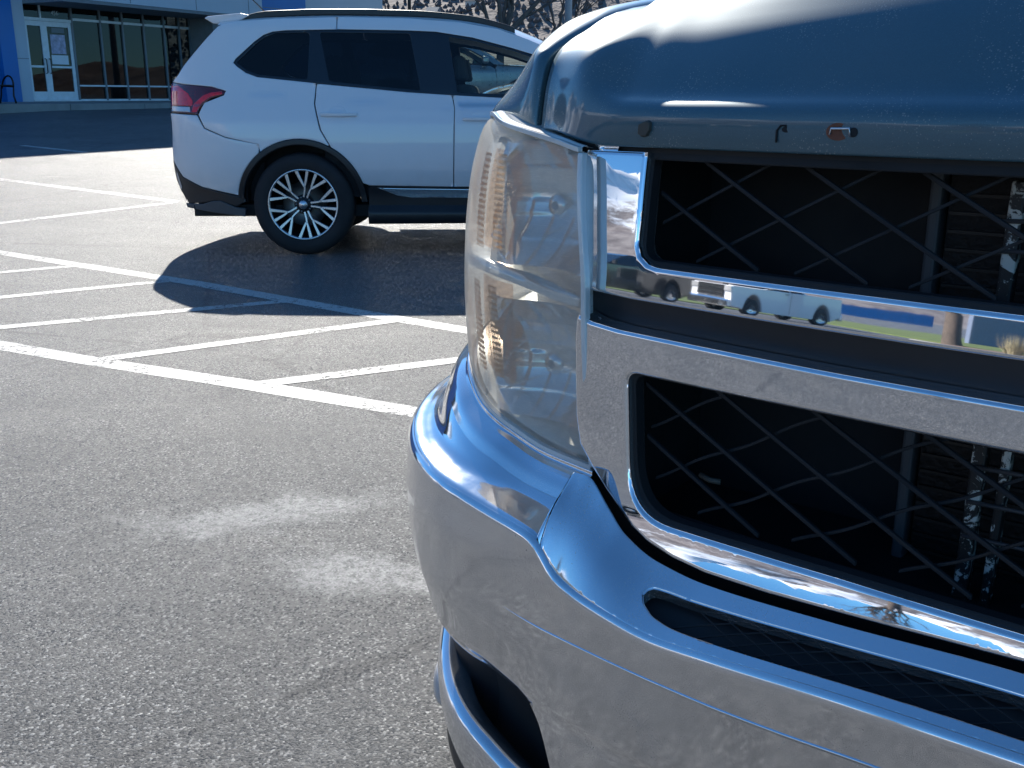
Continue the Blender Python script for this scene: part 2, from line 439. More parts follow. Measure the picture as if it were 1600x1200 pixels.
def seg_arrays(polys):
    A = np.array([poly[i-1] for poly in polys for i in range(len(poly))], float)
    B_ = np.array([poly[i] for poly in polys for i in range(len(poly))], float)
    D = B_-A; return A, D, np.maximum((D*D).sum(1), 1e-18)
def segdists(P_, S):
    """distance of many points to the outline segments"""
    A, D, L = S; P_ = np.asarray(P_, float).reshape(-1, 2); out = np.empty(len(P_))
    for k in range(0, len(P_), 400):
        q = P_[k:k+400, None, :]-A[None]; t = np.clip((q*D[None]).sum(2)/L[None], 0, 1)
        d = q-t[..., None]*D[None]; out[k:k+400] = np.sqrt((d*d).sum(2).min(1))
    return out
def insides(P_, poly):
    P_ = np.asarray(P_, float).reshape(-1, 2); A = np.array(poly, float); B_ = np.roll(A, 1, 0)
    out = np.zeros(len(P_), bool)
    for k in range(0, len(P_), 400):
        x = P_[k:k+400, 0:1]; y = P_[k:k+400, 1:2]
        c_ = (A[:, 1] > y) != (B_[:, 1] > y)
        dy = B_[:, 1]-A[:, 1]; dy = np.where(dy == 0, 1e-18, dy)
        xi = (B_[:, 0]-A[:, 0])*(y-A[:, 1])/dy+A[:, 0]
        out[k:k+400] = (np.logical_and(c_, x < xi).sum(1) % 2) == 1
    return out
def panel(name, poly, f, m, parent, step=.03, holes=(), r=.004, depth=.012, edge=None, nor=True, flip=False, rings=(.3, 1.0), extra=None):
    """skin over a 2D outline, mapped to 3D by f(a,b,o) (o = inward), with rounded edges and a returned rim"""
    edge = edge or step
    out = resample(poly, edge); hs = [resample(h, edge) for h in holes]
    loops = [out]+hs
    allp = []
    cons = []
    for L in loops:
        k = len(allp); allp += L; cons += [(k+i, k+(i+1) % len(L)) for i in range(len(L))]
    S_ = seg_arrays(loops)
    def keep(P_, m_):
        if not len(P_): return []
        k_ = insides(P_, out) & (segdists(P_, S_) > m_)
        for h in hs: k_ &= ~insides(P_, h)
        return [tuple(p) for p, q in zip(P_, k_) if q]
    extra_p = []
    if r > 0:
        for fr_ in rings:
            for li, L in enumerate(loops):
                extra_p += keep(offset_in(L, r*fr_ if li == 0 else -r*fr_), r*fr_*.85)
    xs = [p[0] for p in out]; ys = [p[1] for p in out]
    gp_ = []; y = min(ys)+step/2; row = 0
    while y < max(ys):
        x = min(xs)+step/2*(row % 2)
        while x < max(xs): gp_.append((x, y)); x += step
        y += step*.87; row += 1
    extra_p += keep(gp_, max(r*(max(rings)+.15), step*.35))
    if extra: extra_p += keep(extra, step*.2)
    pts = allp+extra_p
    res = delaunay_2d_cdt([Vector(p) for p in pts], cons, [], 0, 1e-7)
    V, F = res[0], res[2]
    cen = [(sum(V[i].x for i in t)/len(t), sum(V[i].y for i in t)/len(t)) for t in F]
    kk = insides(cen, out)
    for h in hs: kk &= ~insides(cen, h)
    tris = [list(t) for t, q in zip(F, kk) if q]
    e = max(r*.12, 4e-4)
    def profs(P_):
        if r <= 0: return np.zeros(len(P_))
        q = np.clip(1-segdists(P_, S_)/r, 0, 1); return r*.8*(1-np.sqrt(np.maximum(0, 1-q*q)))
    VP = [(v.x, v.y) for v in V]
    def FF(dx, dy):
        P_ = [(a+dx, b_+dy) for a, b_ in VP]; return [Vector(f(p[0], p[1], float(o))) for p, o in zip(P_, profs(P_))]
    prV = profs(VP)
    v3 = [Vector(f(p[0], p[1], float(o))) for p, o in zip(VP, prV)]
    xp, xm, yp, ym = FF(e, 0), FF(-e, 0), FF(0, e), FF(0, -e)
    nm = []
    for i in range(len(V)):
        n_ = (xp[i]-xm[i]).cross(yp[i]-ym[i]); nm.append(n_.normalized() if n_.length > 0 else Vector((0, 0, 1)))
    # front orientation: away from inward direction
    v0 = V[0]; inw = Vector(f(v0.x, v0.y, .01))-Vector(f(v0.x, v0.y, 0))
    sgn = -1 if nm[0].dot(inw) > 0 else 1
    c0 = V[len(V)//2]; inw = Vector(f(c0.x, c0.y, .01))-Vector(f(c0.x, c0.y, 0))
    sgn = -1 if nm[len(V)//2].dot(inw) > 0 else 1
    nm = [n*sgn for n in nm]
    faces = []
    for t in tris:
        a, b_, c_ = (v3[i] for i in t[:3]); n_ = (b_-a).cross(c_-a)
        mean = nm[t[0]]+nm[t[1]]+nm[t[2]]
        faces.append(tuple(t) if n_.dot(mean) > 0 else tuple(t[::-1]))
    if depth > 0:
        # rim from boundary edges
        cnt = {}
        for t in faces:
            for i in range(len(t)):
                a, b_ = t[i], t[(i+1) % len(t)]; cnt[(a, b_)] = 1
        bd = [(a, b_) for (a, b_) in cnt if (b_, a) not in cnt]
        top = {}; bot = {}
        for (a, b_) in bd:
            for i in (a, b_):
                if i not in top:
                    top[i] = len(v3); v3.append(v3[i].copy()); nm.append(None)
                    bot[i] = len(v3); p = V[i]; v3.append(Vector(f(p.x, p.y, float(prV[i])+depth))); nm.append(None)
        acc = {}
        for (a, b_) in bd:
            q = (top[b_], top[a], bot[a], bot[b_]); faces.append(q)
            n_ = (v3[q[1]]-v3[q[0]]).cross(v3[q[3]]-v3[q[0]])
            if n_.length: n_.normalize()
            for i in q: acc[i] = acc.get(i, Vector((0, 0, 0)))+n_
        for i in range(len(nm)):
            if nm[i] is None:
                a = acc.get(i, Vector((0, 0, 1))); nm[i] = a.normalized() if a.length > 1e-9 else Vector((0, 0, 1))
    return mesh_obj(name, v3, faces, m, parent, True, nm if nor else None)
def grid(name, nc, nv, f, m, parent, flip=False, smooth=True):
    """regular surface f(c,v) with c,v in 0..1"""
    vs_ = [f(i/nc, j/nv) for j in range(nv+1) for i in range(nc+1)]
    fs = []
    for j in range(nv):
        for i in range(nc):
            a = j*(nc+1)+i; q = (a, a+1, a+nc+2, a+nc+1); fs.append(q[::-1] if flip else q)
    return mesh_obj(name, vs_, fs, m, parent, smooth)
def rows_surface(name, cols, rows, sub, m, parent, flip=False, creases=()):
    """cols: parameter list; rows: list of functions q->point; Catmull between rows"""
    grid_rows = []
    n = len(rows)
    P = [[Vector(rw(q)) for q in cols] for rw in rows]
    for i in range(n-1):
        for s in range(sub if sub else 1):
            t = s/sub
            line = []
            for k in range(len(cols)):
                p1, p2 = P[i][k], P[i+1][k]
                p0 = P[i-1][k] if (i > 0 and i not in creases) else p1*2-p2 if False else p1-(p2-p1)
                p3 = P[i+2][k] if (i+2 < n and (i+1) not in creases) else p2+(p2-p1)
                line.append(.5*((2*p1)+(p2-p0)*t+(2*p0-5*p1+4*p2-p3)*t*t+(3*p1-p0-3*p2+p3)*t**3))
            grid_rows.append(line)
    grid_rows.append(P[-1])
    nc = len(cols); vs_ = [p for r_ in grid_rows for p in r_]; fs = []
    for j in range(len(grid_rows)-1):
        for i in range(nc-1):
            a = j*nc+i; q = (a, a+1, a+nc+1, a+nc); fs.append(q[::-1] if flip else q)
    o = mesh_obj(name, vs_, fs, m, parent, True)
    cr = {c*sub for c in creases}
    if cr:
        bm = bmesh.new(); bm.from_mesh(o.data); bm.verts.ensure_lookup_table()
        for e in bm.edges:
            a, b_ = e.verts[0].index//nc, e.verts[1].index//nc
            if a == b_ and a in cr: e.smooth = False
        bm.to_mesh(o.data); bm.free()
    return o

# ------------------------------------------------------------------ ground, hills, mountains
def g(x, y):
    if y < 9: return 0.0
    if y < 25: return .047*(y-9)
    return .752+.012*(min(y, 60)-25)
xs = sorted(set([-900, -500, -250, -120, -80, -60, -40, 120, 250, 500, 900]+list(range(-30, 31, 2))))
ys = sorted(set([-900, -400, -150, -60, -30, 60, 61, 90, 150, 300, 900]+list(range(-20, 61, 1))))
gv = [(x, y, g(x, y)) for y in ys for x in xs]; nx = len(xs)
gf = [(j*nx+i, j*nx+i+1, (j+1)*nx+i+1, (j+1)*nx+i) for j in range(len(ys)-1) for i in range(nx-1)]
tag(mesh_obj('parking_lot', gv, gf, M['asphalt'], smooth=False), 'worn grey asphalt parking lot with pale scuffs', kind='structure')

def stripe(pts, wd=.105, z=.0012):
    pts = [Vector(p) for p in pts]; vs_ = []; dense = []
    for a, b in zip(pts, pts[1:]):
        k = max(1, int((b-a).length/.2))
        dense += [a.lerp(b, i/k) for i in range(k)]
    dense.append(pts[-1])
    for i, p in enumerate(dense):
        d = (dense[min(i+1, len(dense)-1)]-dense[max(i-1, 0)]).normalized(); n_ = Vector((-d.y, d.x))
        w_ = wd*(1+.12*noise.noise(Vector((p.x*3, p.y*3, 0))))
        for s in (-1, 1):
            q = p+n_*s*w_/2; vs_.append((q.x, q.y, g(q.x, q.y)+z))
    fs = [(2*i, 2*i+1, 2*i+3, 2*i+2) for i in range(len(dense)-1)]
    tag(mesh_obj('stall_line', vs_, fs, M['stripe'], smooth=False), kind='structure')
stripe([(-8.5, 13.85), (-5.97, 12.14), (-3.36, 10.36)], .11)
stripe([(-7.2, 6.1), (-4.51, 9.06), (-3.35, 10.32)], .11, .0022)
stripe([(-6.9, 9.5), (-3.67, 7.32), (-1.92, 6.09), (-.83, 5.24), (-.23, 4.8), (.6, 4.2)], .115)
stripe([(-6.0, 6.35), (-2.3, 4.48), (-1.78, 4.2), (-.99, 3.81), (-.36, 3.48), (.7, 2.95)], .115)
stripe([(-4.6, 5.35), (-3.25, 6.46), (-2.86, 6.74)], .09, .0022)
stripe([(-4.2, 4.62), (-2.85, 5.62), (-2.06, 6.17)], .09, .0022)
stripe([(-3.3, 4.35), (-2.48, 4.85), (-1.38, 5.44), (-1.2, 5.53)], .09, .0022)
stripe([(-1.78, 4.2), (-1.31, 4.52), (-.56, 5.03)], .09, .0022)
stripe([(-.99, 3.83), (-.2, 4.23), (.3, 4.5)], .09, .0022)
stripe([(-7.6, 16.3), (-6.2, 15.25)], .11)
for i in range(6):      # stalls behind the viewer, mirrored in the chrome
    stripe([(-10.2, -9+i*2.8), (-15.2, -7+i*2.8)], .11)

def terrain(name, label, f, x0, x1, y0, y1, n, m):
    vs_ = []; fs = []
    for j in range(n+1):
        for i in range(n+1):
            x = x0+(x1-x0)*i/n; y = y0+(y1-y0)*j/n; vs_.append((x, y, f(x, y)))
    for j in range(n):
        for i in range(n):
            a = j*(n+1)+i; fs.append((a, a+1, a+n+2, a+n+1))
    o = mesh_obj(name, vs_, fs, m, smooth=True); return tag(o, label, kind='structure')
def hill_z(x, y):
    t = max(0, y-110)
    return -1+t*.17+28*noise.noise(Vector((x*.006, y*.006, 3)))*min(1, t/120)+6*noise.noise(Vector((x*.03, y*.03, 1)))*min(1, t/60)
terrain('hillside', 'brown scrub hillside rising behind the lot', hill_z, -420, 700, 105, 1100, 110, M['hill'])
def mtn_z(x, y):
    d = -x-900
    ridge = max(0, 1-abs(d-1500)/1500)
    p = Vector((x*.0011, y*.0011, 0))
    v = noise.hetero_terrain(p*1.6, .8, 2.1, 6, .9, noise_basis='PERLIN_ORIGINAL')
    v2 = abs(noise.fractal(p*2.2, .9, 2.1, 7))
    return -5+ridge*(140+150*v+190*(1-v2*1.8))*(.75+.25*math.sin(y*.0016+1.0))
terrain('snowy_mountains', 'snow streaked mountain range beyond the lot', mtn_z, -4200, -900, -4500, 5200, 170, M['mountain'])

# ------------------------------------------------------------------ the pickup truck in front
OX, OY = .556, .788
truck = empty('pickup_truck', (OX, OY, 0), math.atan2(-.616, .788),
              'slate blue pickup truck seen close at its headlight, chrome grille and chrome bumper', 'truck')
def PQ(q, off=0):
    s = -1 if q < 0 else 1; q = abs(q)
    def base(q):
        if q < .76: return (q, .10*q*q)
        if q < 1.06:
            t = (q-.76)/.3*math.pi/2; u = .76+.24*math.sin(t); return (u, .10*u*u+.32*(1-math.cos(t)))
        return (1.0, .42+(q-1.06))
    a, b, c_ = base(max(q-.004, 0) if q > .004 else -.0+q-.004), base(q+.004), base(q)
    tx, ty = b[0]-a[0], b[1]-a[1]; l = math.hypot(tx, ty)
    return (s*(c_[0]+ty/l*off), c_[1]-tx/l*off)
def T3(q, off, z):
    u, w_ = PQ(q, off); return Vector((-u, w_, z))
OH = [(.60, -.02), (.64, -.012), (.72, -.003), (.82, .002), (.89, 0), (.962, -.007), (1.026, -.022), (1.057, -.038), (1.10, -.07)]
def offG(z): return -.104*(z-.86)-.012-(.42*(z-.885)**2 if z > .885 else 0)
def fG(a, b, o): return T3(a, offG(b)-o, b)
def frange(a, b, n): return [a+(b-a)*i/n for i in range(n+1)]

# --- upper grille surround: a flush post each side joined by the bar under the upper opening
half = [(0, .892), (.15, .892), (.42, .8925)]
outer_top = [(.565, .892), (.565, 1.0175)]
poly = [(0, .8525), (.38, .8525), (.57, .853), (.637, .856), (.650, .93), (.660, 1.018)] + [(.570, 1.0185)] + [(.566, .95), (.565, .915), (.560, .903), (.548, .8945), (.535, .892), (0, .892)]
pl = [(a, b) for a, b in poly[1:-1]]
full = [(a, b) for a, b in pl]+[(-a, b) for a, b in pl[::-1]]
surround = panel('grille_surround', full, fG, M['chrome_clean'], truck, .008, r=.0045, depth=.03, edge=.006, rings=(.2, .45, .7, .9, 1.05))
# --- lower grille surround, ring round the lower opening
def offL(a, b):
    z = b
    o = .006 if z > .66 else .006+2.2*(.66-z)**2
    if z < .60: o += 0
    return o
def fL(a, b, o): return T3(a, offL(a, b)-o, b)
outer = [(0, .815), (.3, .8155), (.57, .8185), (.612, .822), (.634, .828), (.637, .80), (.633, .70), (.626, .665), (.606, .642), (.580, .619), (.553, .600), (.532, .586), (.509, .577), (.47, .569), (.425, .5655), (.35, .567), (.275, .571), (.18, .576), (.095, .580), (0, .582)]
hole = [(.0, .772), (.3, .7725)]+fillet([(.3, .7725), (.5565, .7710), (.546, .5985), (.28, .603)], {1: .016, 2: .066}, 9)[1:-1]+[(.28, .603), (0, .605)]
fo = outer[1:-1]+[(-a, b) for a, b in outer[1:-1][::-1]]
fh = hole[1:-1]+[(-a, b) for a, b in hole[1:-1][::-1]]
lower = panel('lower_surround', fo, fL, M['chrome_clean'], truck, .009, holes=[fh], r=.005, depth=.03, edge=.006, rings=(.2, .45, .7, .9, 1.06))

# black panel behind the slot between the two chrome frames and recessed frames of the openings
def fB1(a, b, o): return T3(a, offG(b)-.011-o, b)
panel('recess_trim', [(-.64, .81), (.64, .81), (.64, .86), (-.64, .86)], lambda a, b, o: T3(a, -.030-o, b), M['black'], truck, .03, r=0, depth=0)
op1 = [(.578, 1.022), (.574, .90), (.55, .882), (-.55, .882), (-.574, .90), (-.578, 1.022)]
in1 = fillet([(.565, 1.010), (.560, .898), (-.560, .898), (-.565, 1.010)], {1: .018, 2: .018}, 5)
panel('opening_frame', op1, fB1, M['black_matte'], truck, .03, holes=[in1], r=.002, depth=.014, edge=.012)
op2 = [(a*1.01+.003 if a > 0 else a*1.01-.003, b+(.006 if b > .7 else -.006)) for a, b in fh]
in2 = [(a*.991, b-.004 if b > .7 else b+.004) for a, b in fh]
def fB2(a, b, o): return T3(a, offL(a, b)-.011-o, b)
panel('opening_frame', op2, fB2, M['black_matte'], truck, .03, holes=[in2], r=.002, depth=.014, edge=.012)
# diamond mesh bars
def clip_line(p0, d, poly):
    ts = []
    n = len(poly)
    for i in range(n):
        a = Vector(poly[i-1]); b = Vector(poly[i]); e = b-a; D = d.x*e.y-d.y*e.x
        if abs(D) < 1e-12: continue
        t = ((a.x-p0.x)*e.y-(a.y-p0.y)*e.x)/D; s = ((a.x-p0.x)*d.y-(a.y-p0.y)*d.x)/D
        if 0 <= s <= 1: ts.append(t)
    return (min(ts), max(ts)) if len(ts) >= 2 else None
def bars(poly, u0, z0, sp, slope, off_f, rad, deep, kink=0):
    for k in range(-14, 15):
        p0 = Vector((u0+sp*k, z0)); d = Vector((1, slope)).normalized()
        cl = clip_line(p0, d, poly)
        if not cl or cl[1]-cl[0] < .012: continue
        n_ = max(4, int((cl[1]-cl[0])/.012)); pts = []
        for i in range(n_+1):
            t = cl[0]+(cl[1]-cl[0])*i/n_; q = p0+d*t
            kz = kink*math.sin(t/.0665*math.pi) if kink else 0
            pts.append(T3(q.x, off_f(q.y)-deep, q.y+kz))
        mb = MB(); k0 = None
        # flat-fronted bar: narrow visible face, deep web
        a = Vector((0, 0, 1)); mb.ribbon(pts, (0, 0, 1), rad*2.5, (.0, 1, 0), rad*2.5)
        o = mb.build('mesh_bar', M['mesh'], truck); bevel(o, rad*.45, 2)
bars(in1, .503, 1.006, .1235, .533, lambda z: offG(z), .0022, .034)
bars(in1, .438, 1.006, .1235, -.555, lambda z: offG(z), .0016, .042)
bars(in2, .55, .7514, .1175, .527, lambda z: .006, .0022, .034)
bars(in2, .4455, .7565, .1180, -.575, lambda z: .006, .0016, .042, .0022)

# condenser, latch support, shroud behind the mesh
def boxq(name, u0, u1, w0, w1, z0, z1, m, bv=0):
    o = MB().box((-u1, w0, z0), (-u0, w1, z1)).build(name, m, truck)
    if bv: bevel(o, bv)
    return o
boxq('condenser', -.275, .275, .23, .26, .50, 1.0, M['fins'])
for k in range(24):
    boxq('condenser_tube', -.272, .272, .224, .2305, .515+.02*k, .5185+.02*k, M['tube'])
boxq('condenser_tank', .279, .293, .215, .262, .48, 1.01, M['bracket'], .004)
boxq('condenser_tank', -.293, -.279, .215, .262, .48, 1.01, M['bracket'], .004)
boxq('radiator_shroud', -.64, .64, .30, .32, .42, 1.03, M['black_matte'])
boxq('shroud_roof', -.62, .62, .10, .299, 1.012, 1.020, M['black_matte'])
boxq('shroud_floor', -.64, .64, .05, .299, .535, .545, M['black_matte'])
for s in (1, -1):
    boxq('shroud_side', *sorted((s*.60, s*.605)), .10, .299, .55, 1.011, M['black_matte'])
b = NB('scuffed_latch_paint'); v = b.coord()
nz = b.noise(v, 45, 5, .75, .6)
M['scuff'] = b.done(b.bsdf(Base_Color=b.mix(b.ramp(nz, .53, .57), c4(.012, .012, .013), c4(.55, .54, .5)), Roughness=.5))
for u0, u1 in ((.184, .199), (.160, .170), (-.199, -.184)):
    o = MB().hexa([(-u1-.006, .15, .50), (-u0-.006, .15, .50), (-u0-.006, .17, .50), (-u1-.006, .17, .50)],
                  [(-u1+.002, .15, 1.0), (-u0+.002, .15, 1.0), (-u0+.002, .17, 1.0), (-u1+.002, .17, 1.0)]).build('latch_support', M['scuff'], truck); bevel(o, .003)
for z in (.62, .66, .70, .93, .96): MB().tube([(-.20, .148, z), (-.12, .142, z+.004), (-.03, .145, z-.003)], .0025, 6).build('latch_wire', M['bracket'], truck, True)
# bug and leaf debris clip visible on lower mesh
o = MB().tube([(-.480, .075, .647), (-.465, .07, .645), (-.452, .072, .645)], .0035, 6).build('plastic_clip', M['clip'], truck, True)

# --- hood
CZ = [(0, 1.024), (-.003, 1.040), (-.0025, 1.060), (.0045, 1.0715), (.024, 1.084), (.050, 1.120), (.085, 1.158), (.15, 1.207), (.30, 1.283), (.70, 1.37), (1.15, 1.42)]
DZ = [(0, 1.036), (.003, 1.050), (.006, 1.068), (.011, 1.090), (.019, 1.110), (.030, 1.128), (.050, 1.143), (.095, 1.162), (.215, 1.199), (.60, 1.25), (1.10, 1.30)]
def hood_w0(u):
    u = abs(u); base = .10*u*u+.036
    return base+.030*sstep(.66, .76, u)*(u/.76)
def hood_pt(k, u):
    a = abs(u); t = sstep(.600, .690, a); cw, cz = CZ[k]; dw, dz = DZ[k]
    if k >= 3:      # bulge shoulder: extra height just inside the valley
        bump_ = .003*math.exp(-((a-.60)/.035)**2)*min(1, (k-2)/3)
    else: bump_ = 0
    cz2 = cz
    ccrown = (0, 0, 0, 0, .004, .012, .022, .034, .040, .03, .02)[k]*max(0, 1-(a/.60)**2)
    z = (cz2+bump_+ccrown)*(1-t)+dz*t; w_ = cw*(1-t)+dw*t
    if k == 0 and t > 0: z = 1.024+.0155*sstep(.62, .74, a)
    return Vector((-u, hood_w0(u)+w_, z))
cols = [-.755+1.51*i/180 for i in range(181)]
hood = rows_surface('hood', cols, [lambda u, k=k: hood_pt(k, u) for k in range(11)], 5, M['paint'], truck, flip=True)
md = hood.modifiers.new('thick', 'SOLIDIFY'); md.thickness = .012; md.offset = -1
# clips and holes left by a removed bug deflector
def on_lip(u, z, o=0): 
    return Vector((-u, hood_w0(u)-.003-o, z))
def disc(name, u, z, rx, rz, m, proud=.002, n=18, th=.002):
    c_ = on_lip(u, z, proud); vs_ = []; 
    for k, y in ((0, 0), (1, th)):
        for i in range(n):
            t = 2*math.pi*i/n; vs_.append((c_.x+rx*math.cos(t), c_.y+y, c_.z+rz*math.sin(t)))
    fs = [tuple(range(n))[::-1]]+[(i, (i+1) % n, n+(i+1) % n, n+i) for i in range(n)]
    o = MB().add(vs_, fs).build(name, m, truck); return o
c_ = on_lip(.566, 1.0455, .004)
hexp = [(-.007, -.006), (-.002, -.009), (.004, -.008), (.008, -.002), (.0085, .006), (.004, .008), (-.006, .004)]
o = MB().add([(c_.x+a, c_.y-.002, c_.z+b_) for a, b_ in hexp]+[(c_.x+a*1.15, c_.y+.006, c_.z+b_*1.15) for a, b_ in hexp], [tuple(range(7))[::-1]]+[(i, (i+1) % 7, 7+(i+1) % 7, 7+i) for i in range(7)]).build('deflector_clip', M['clip'], truck); bevel(o, .001)
disc('rust_stain', .336, 1.0465, .012, .0085, M['rust'], .0006, th=.0006)
disc('screw_hole', .320, 1.0462, .0042, .0046, M['black_matte'], .0013)
cc = on_lip(.334, 1.0465, .003)
MB().tube([cc+Vector((-.009, 0, -.003)), cc+Vector((-.008, 0, .003)), cc+Vector((.010, 0, .0035)), cc+Vector((.011, 0, -.004))], .0012, 6).build('metal_clip', M['rim'], truck, True)
cc = on_lip(.395, 1.0444, .001)
MB().tube([cc+Vector((-.006, 0, -.010)), cc+Vector((-.006, 0, .002)), cc+Vector((-.002, 0, .007)), cc+Vector((.004, 0, .007))], .0011, 6).build('deflector_mark', M['gap_black'], truck, True)
disc('deflector_mark', .391, 1.0475, .005, .003, M['gap_black'], .0004, th=.0004)

# black weather strip under the hood edge
MB().box((-.62, .02, 0), (.62, .03, 0))
rows_surface('hood_seal', [-.70+1.4*i/60 for i in range(61)], [lambda u: Vector((-u, hood_w0(u)+.012, 1.010)), lambda u: Vector((-u, hood_w0(u)+.010, 1.028))], 1, M['black_matte'], truck)

# --- fenders (both sides)
GAP = [(.129, 1.038), (.139, 1.090), (.152, 1.125), (.173, 1.140), (.217, 1.159), (.27, 1.177), (.341, 1.197), (.50, 1.222), (.75, 1.25), (1.2, 1.30)]
SHO = [(.185, 1.060), (.216, 1.088), (.262, 1.122), (.300, 1.152), (.360, 1.184), (.43, 1.202), (.53, 1.216), (.66, 1.228), (.85, 1.24), (1.25, 1.27)]
SID = [(.36, 1.03), (.38, 1.04), (.42, 1.05), (.45, 1.06), (.50, 1.07), (.56, 1.08), (.64, 1.085), (.75, 1.09), (.92, 1.10), (1.3, 1.10)]
LOW = [(.46, .80), (.47, .80), (.49, .80), (.52, .80), (.56, .80), (.62, .80), (.70, .80), (.80, .80), (.95, .80), (1.32, .80)]
def fender(s):
    rows = []
    for k in range(-1, 10):
        dz_ = .035 if k < 0 else 0
        g0, h0, d0, l0 = [(a_+.010*(k < 0), b_-dz_) for a_, b_ in (GAP[max(k, 0)], SHO[max(k, 0)], SID[max(k, 0)], LOW[max(k, 0)])]
        P = [(.767, g0[0]+.03, g0[1]-.012), (.767, g0[0], g0[1]), (.79, g0[0]+.004, g0[1]+.006), (.835, (g0[0]+h0[0])/2, (g0[1]+h0[1])/2+.008), (.88, h0[0], h0[1]), (.93, h0[0]+.05, h0[1]-.012), (.975, (h0[0]+d0[0])/2+.04, (h0[1]+d0[1])/2), (1.0, d0[0], d0[1]), (1.01, (d0[0]+l0[0])/2, .92), (1.005, l0[0], l0[1]), (1.0, l0[0]+.02, .66)]
        def f(t, P=P):
            x = t*(len(P)-1); i = min(int(x), len(P)-2); fr = x-i
            p = [Vector(P[max(0, min(len(P)-1, j))]) for j in (i-1, i, i+1, i+2)]
            v_ = .5*((2*p[1])+(p[2]-p[0])*fr+(2*p[0]-5*p[1]+4*p[2]-p[3])*fr*fr+(3*p[1]-p[0]-3*p[2]+p[3])*fr**3)
            return Vector((-s*v_.x, v_.y, v_.z))
        rows.append(f)
    o = rows_surface('fender', frange(0, 1, 70), rows, 4, M['paint'], truck, flip=(s < 0))
    md = o.modifiers.new('thick', 'SOLIDIFY'); md.thickness = .006; md.offset = -1 if s < 0 else 1
fender(1); fender(-1)
for s in (1, -1):   # dark channel under the hood-to-fender gap
    pts = [Vector((-s*.761, a+.014, b_-.016)) for a, b_ in GAP]
    MB().ribbon(pts, (1, 0, 0), .022, (0, 0, 1), .006).build('hood_gap_seal', M['black_matte'], truck)

# --- headlights
TOPZ = [(.60, 1.012), (.655, 1.017), (.695, 1.0255), (.742, 1.034), (.80, 1.044), (.861, 1.055), (.95, 1.048), (1.10, 1.02), (1.3, 1.0)]
BOTZ = [(.60, .631), (.621, .6325), (.694, .638), (.767, .657), (.823, .677), (.853, .694), (.90, .715), (1.0, .74), (1.10, .76), (1.3, .76)]
def qin(z): return ev([(.6, .620), (.86, .6275), (.95, .641), (1.02, .654)], z)
def hl(c_, v_, off, ins=0):
    q = .62+c_*.54
    z0, z1 = ev(BOTZ, q)+ins, ev(TOPZ, q)-ins
    z = z0+(z1-z0)*v_
    qi = qin(z)+ins
    q = qi+(1.16-ins-qi)*c_
    z0, z1 = ev(BOTZ, q)+ins, ev(TOPZ, q)-ins
    z = z0+(z1-z0)*v_
    edge = min(v_, 1-v_)
    rnd = -.006*max(0, 1-edge/.035)**2
    return q, ev(OH, z)+off+rnd, z
STREAKS = [[(0.789, 0.9154), (0.774, 0.9326), (0.756, 0.9462)], [(0.735, 0.8867), (0.727, 0.8972), (0.716, 0.9111), (0.689, 0.9239)], [(0.788, 1.0101), (0.804, 0.9898), (0.8, 0.9614), (0.794, 0.9239), (0.779, 0.9016)], [(0.805, 0.7082), (0.777, 0.7489), (0.73, 0.7854)], [(0.814, 0.6839), (0.767, 0.7087), (0.721, 0.7281)], [(0.764, 0.8213), (0.784, 0.796), (0.795, 0.7537), (0.796, 0.7126)]]
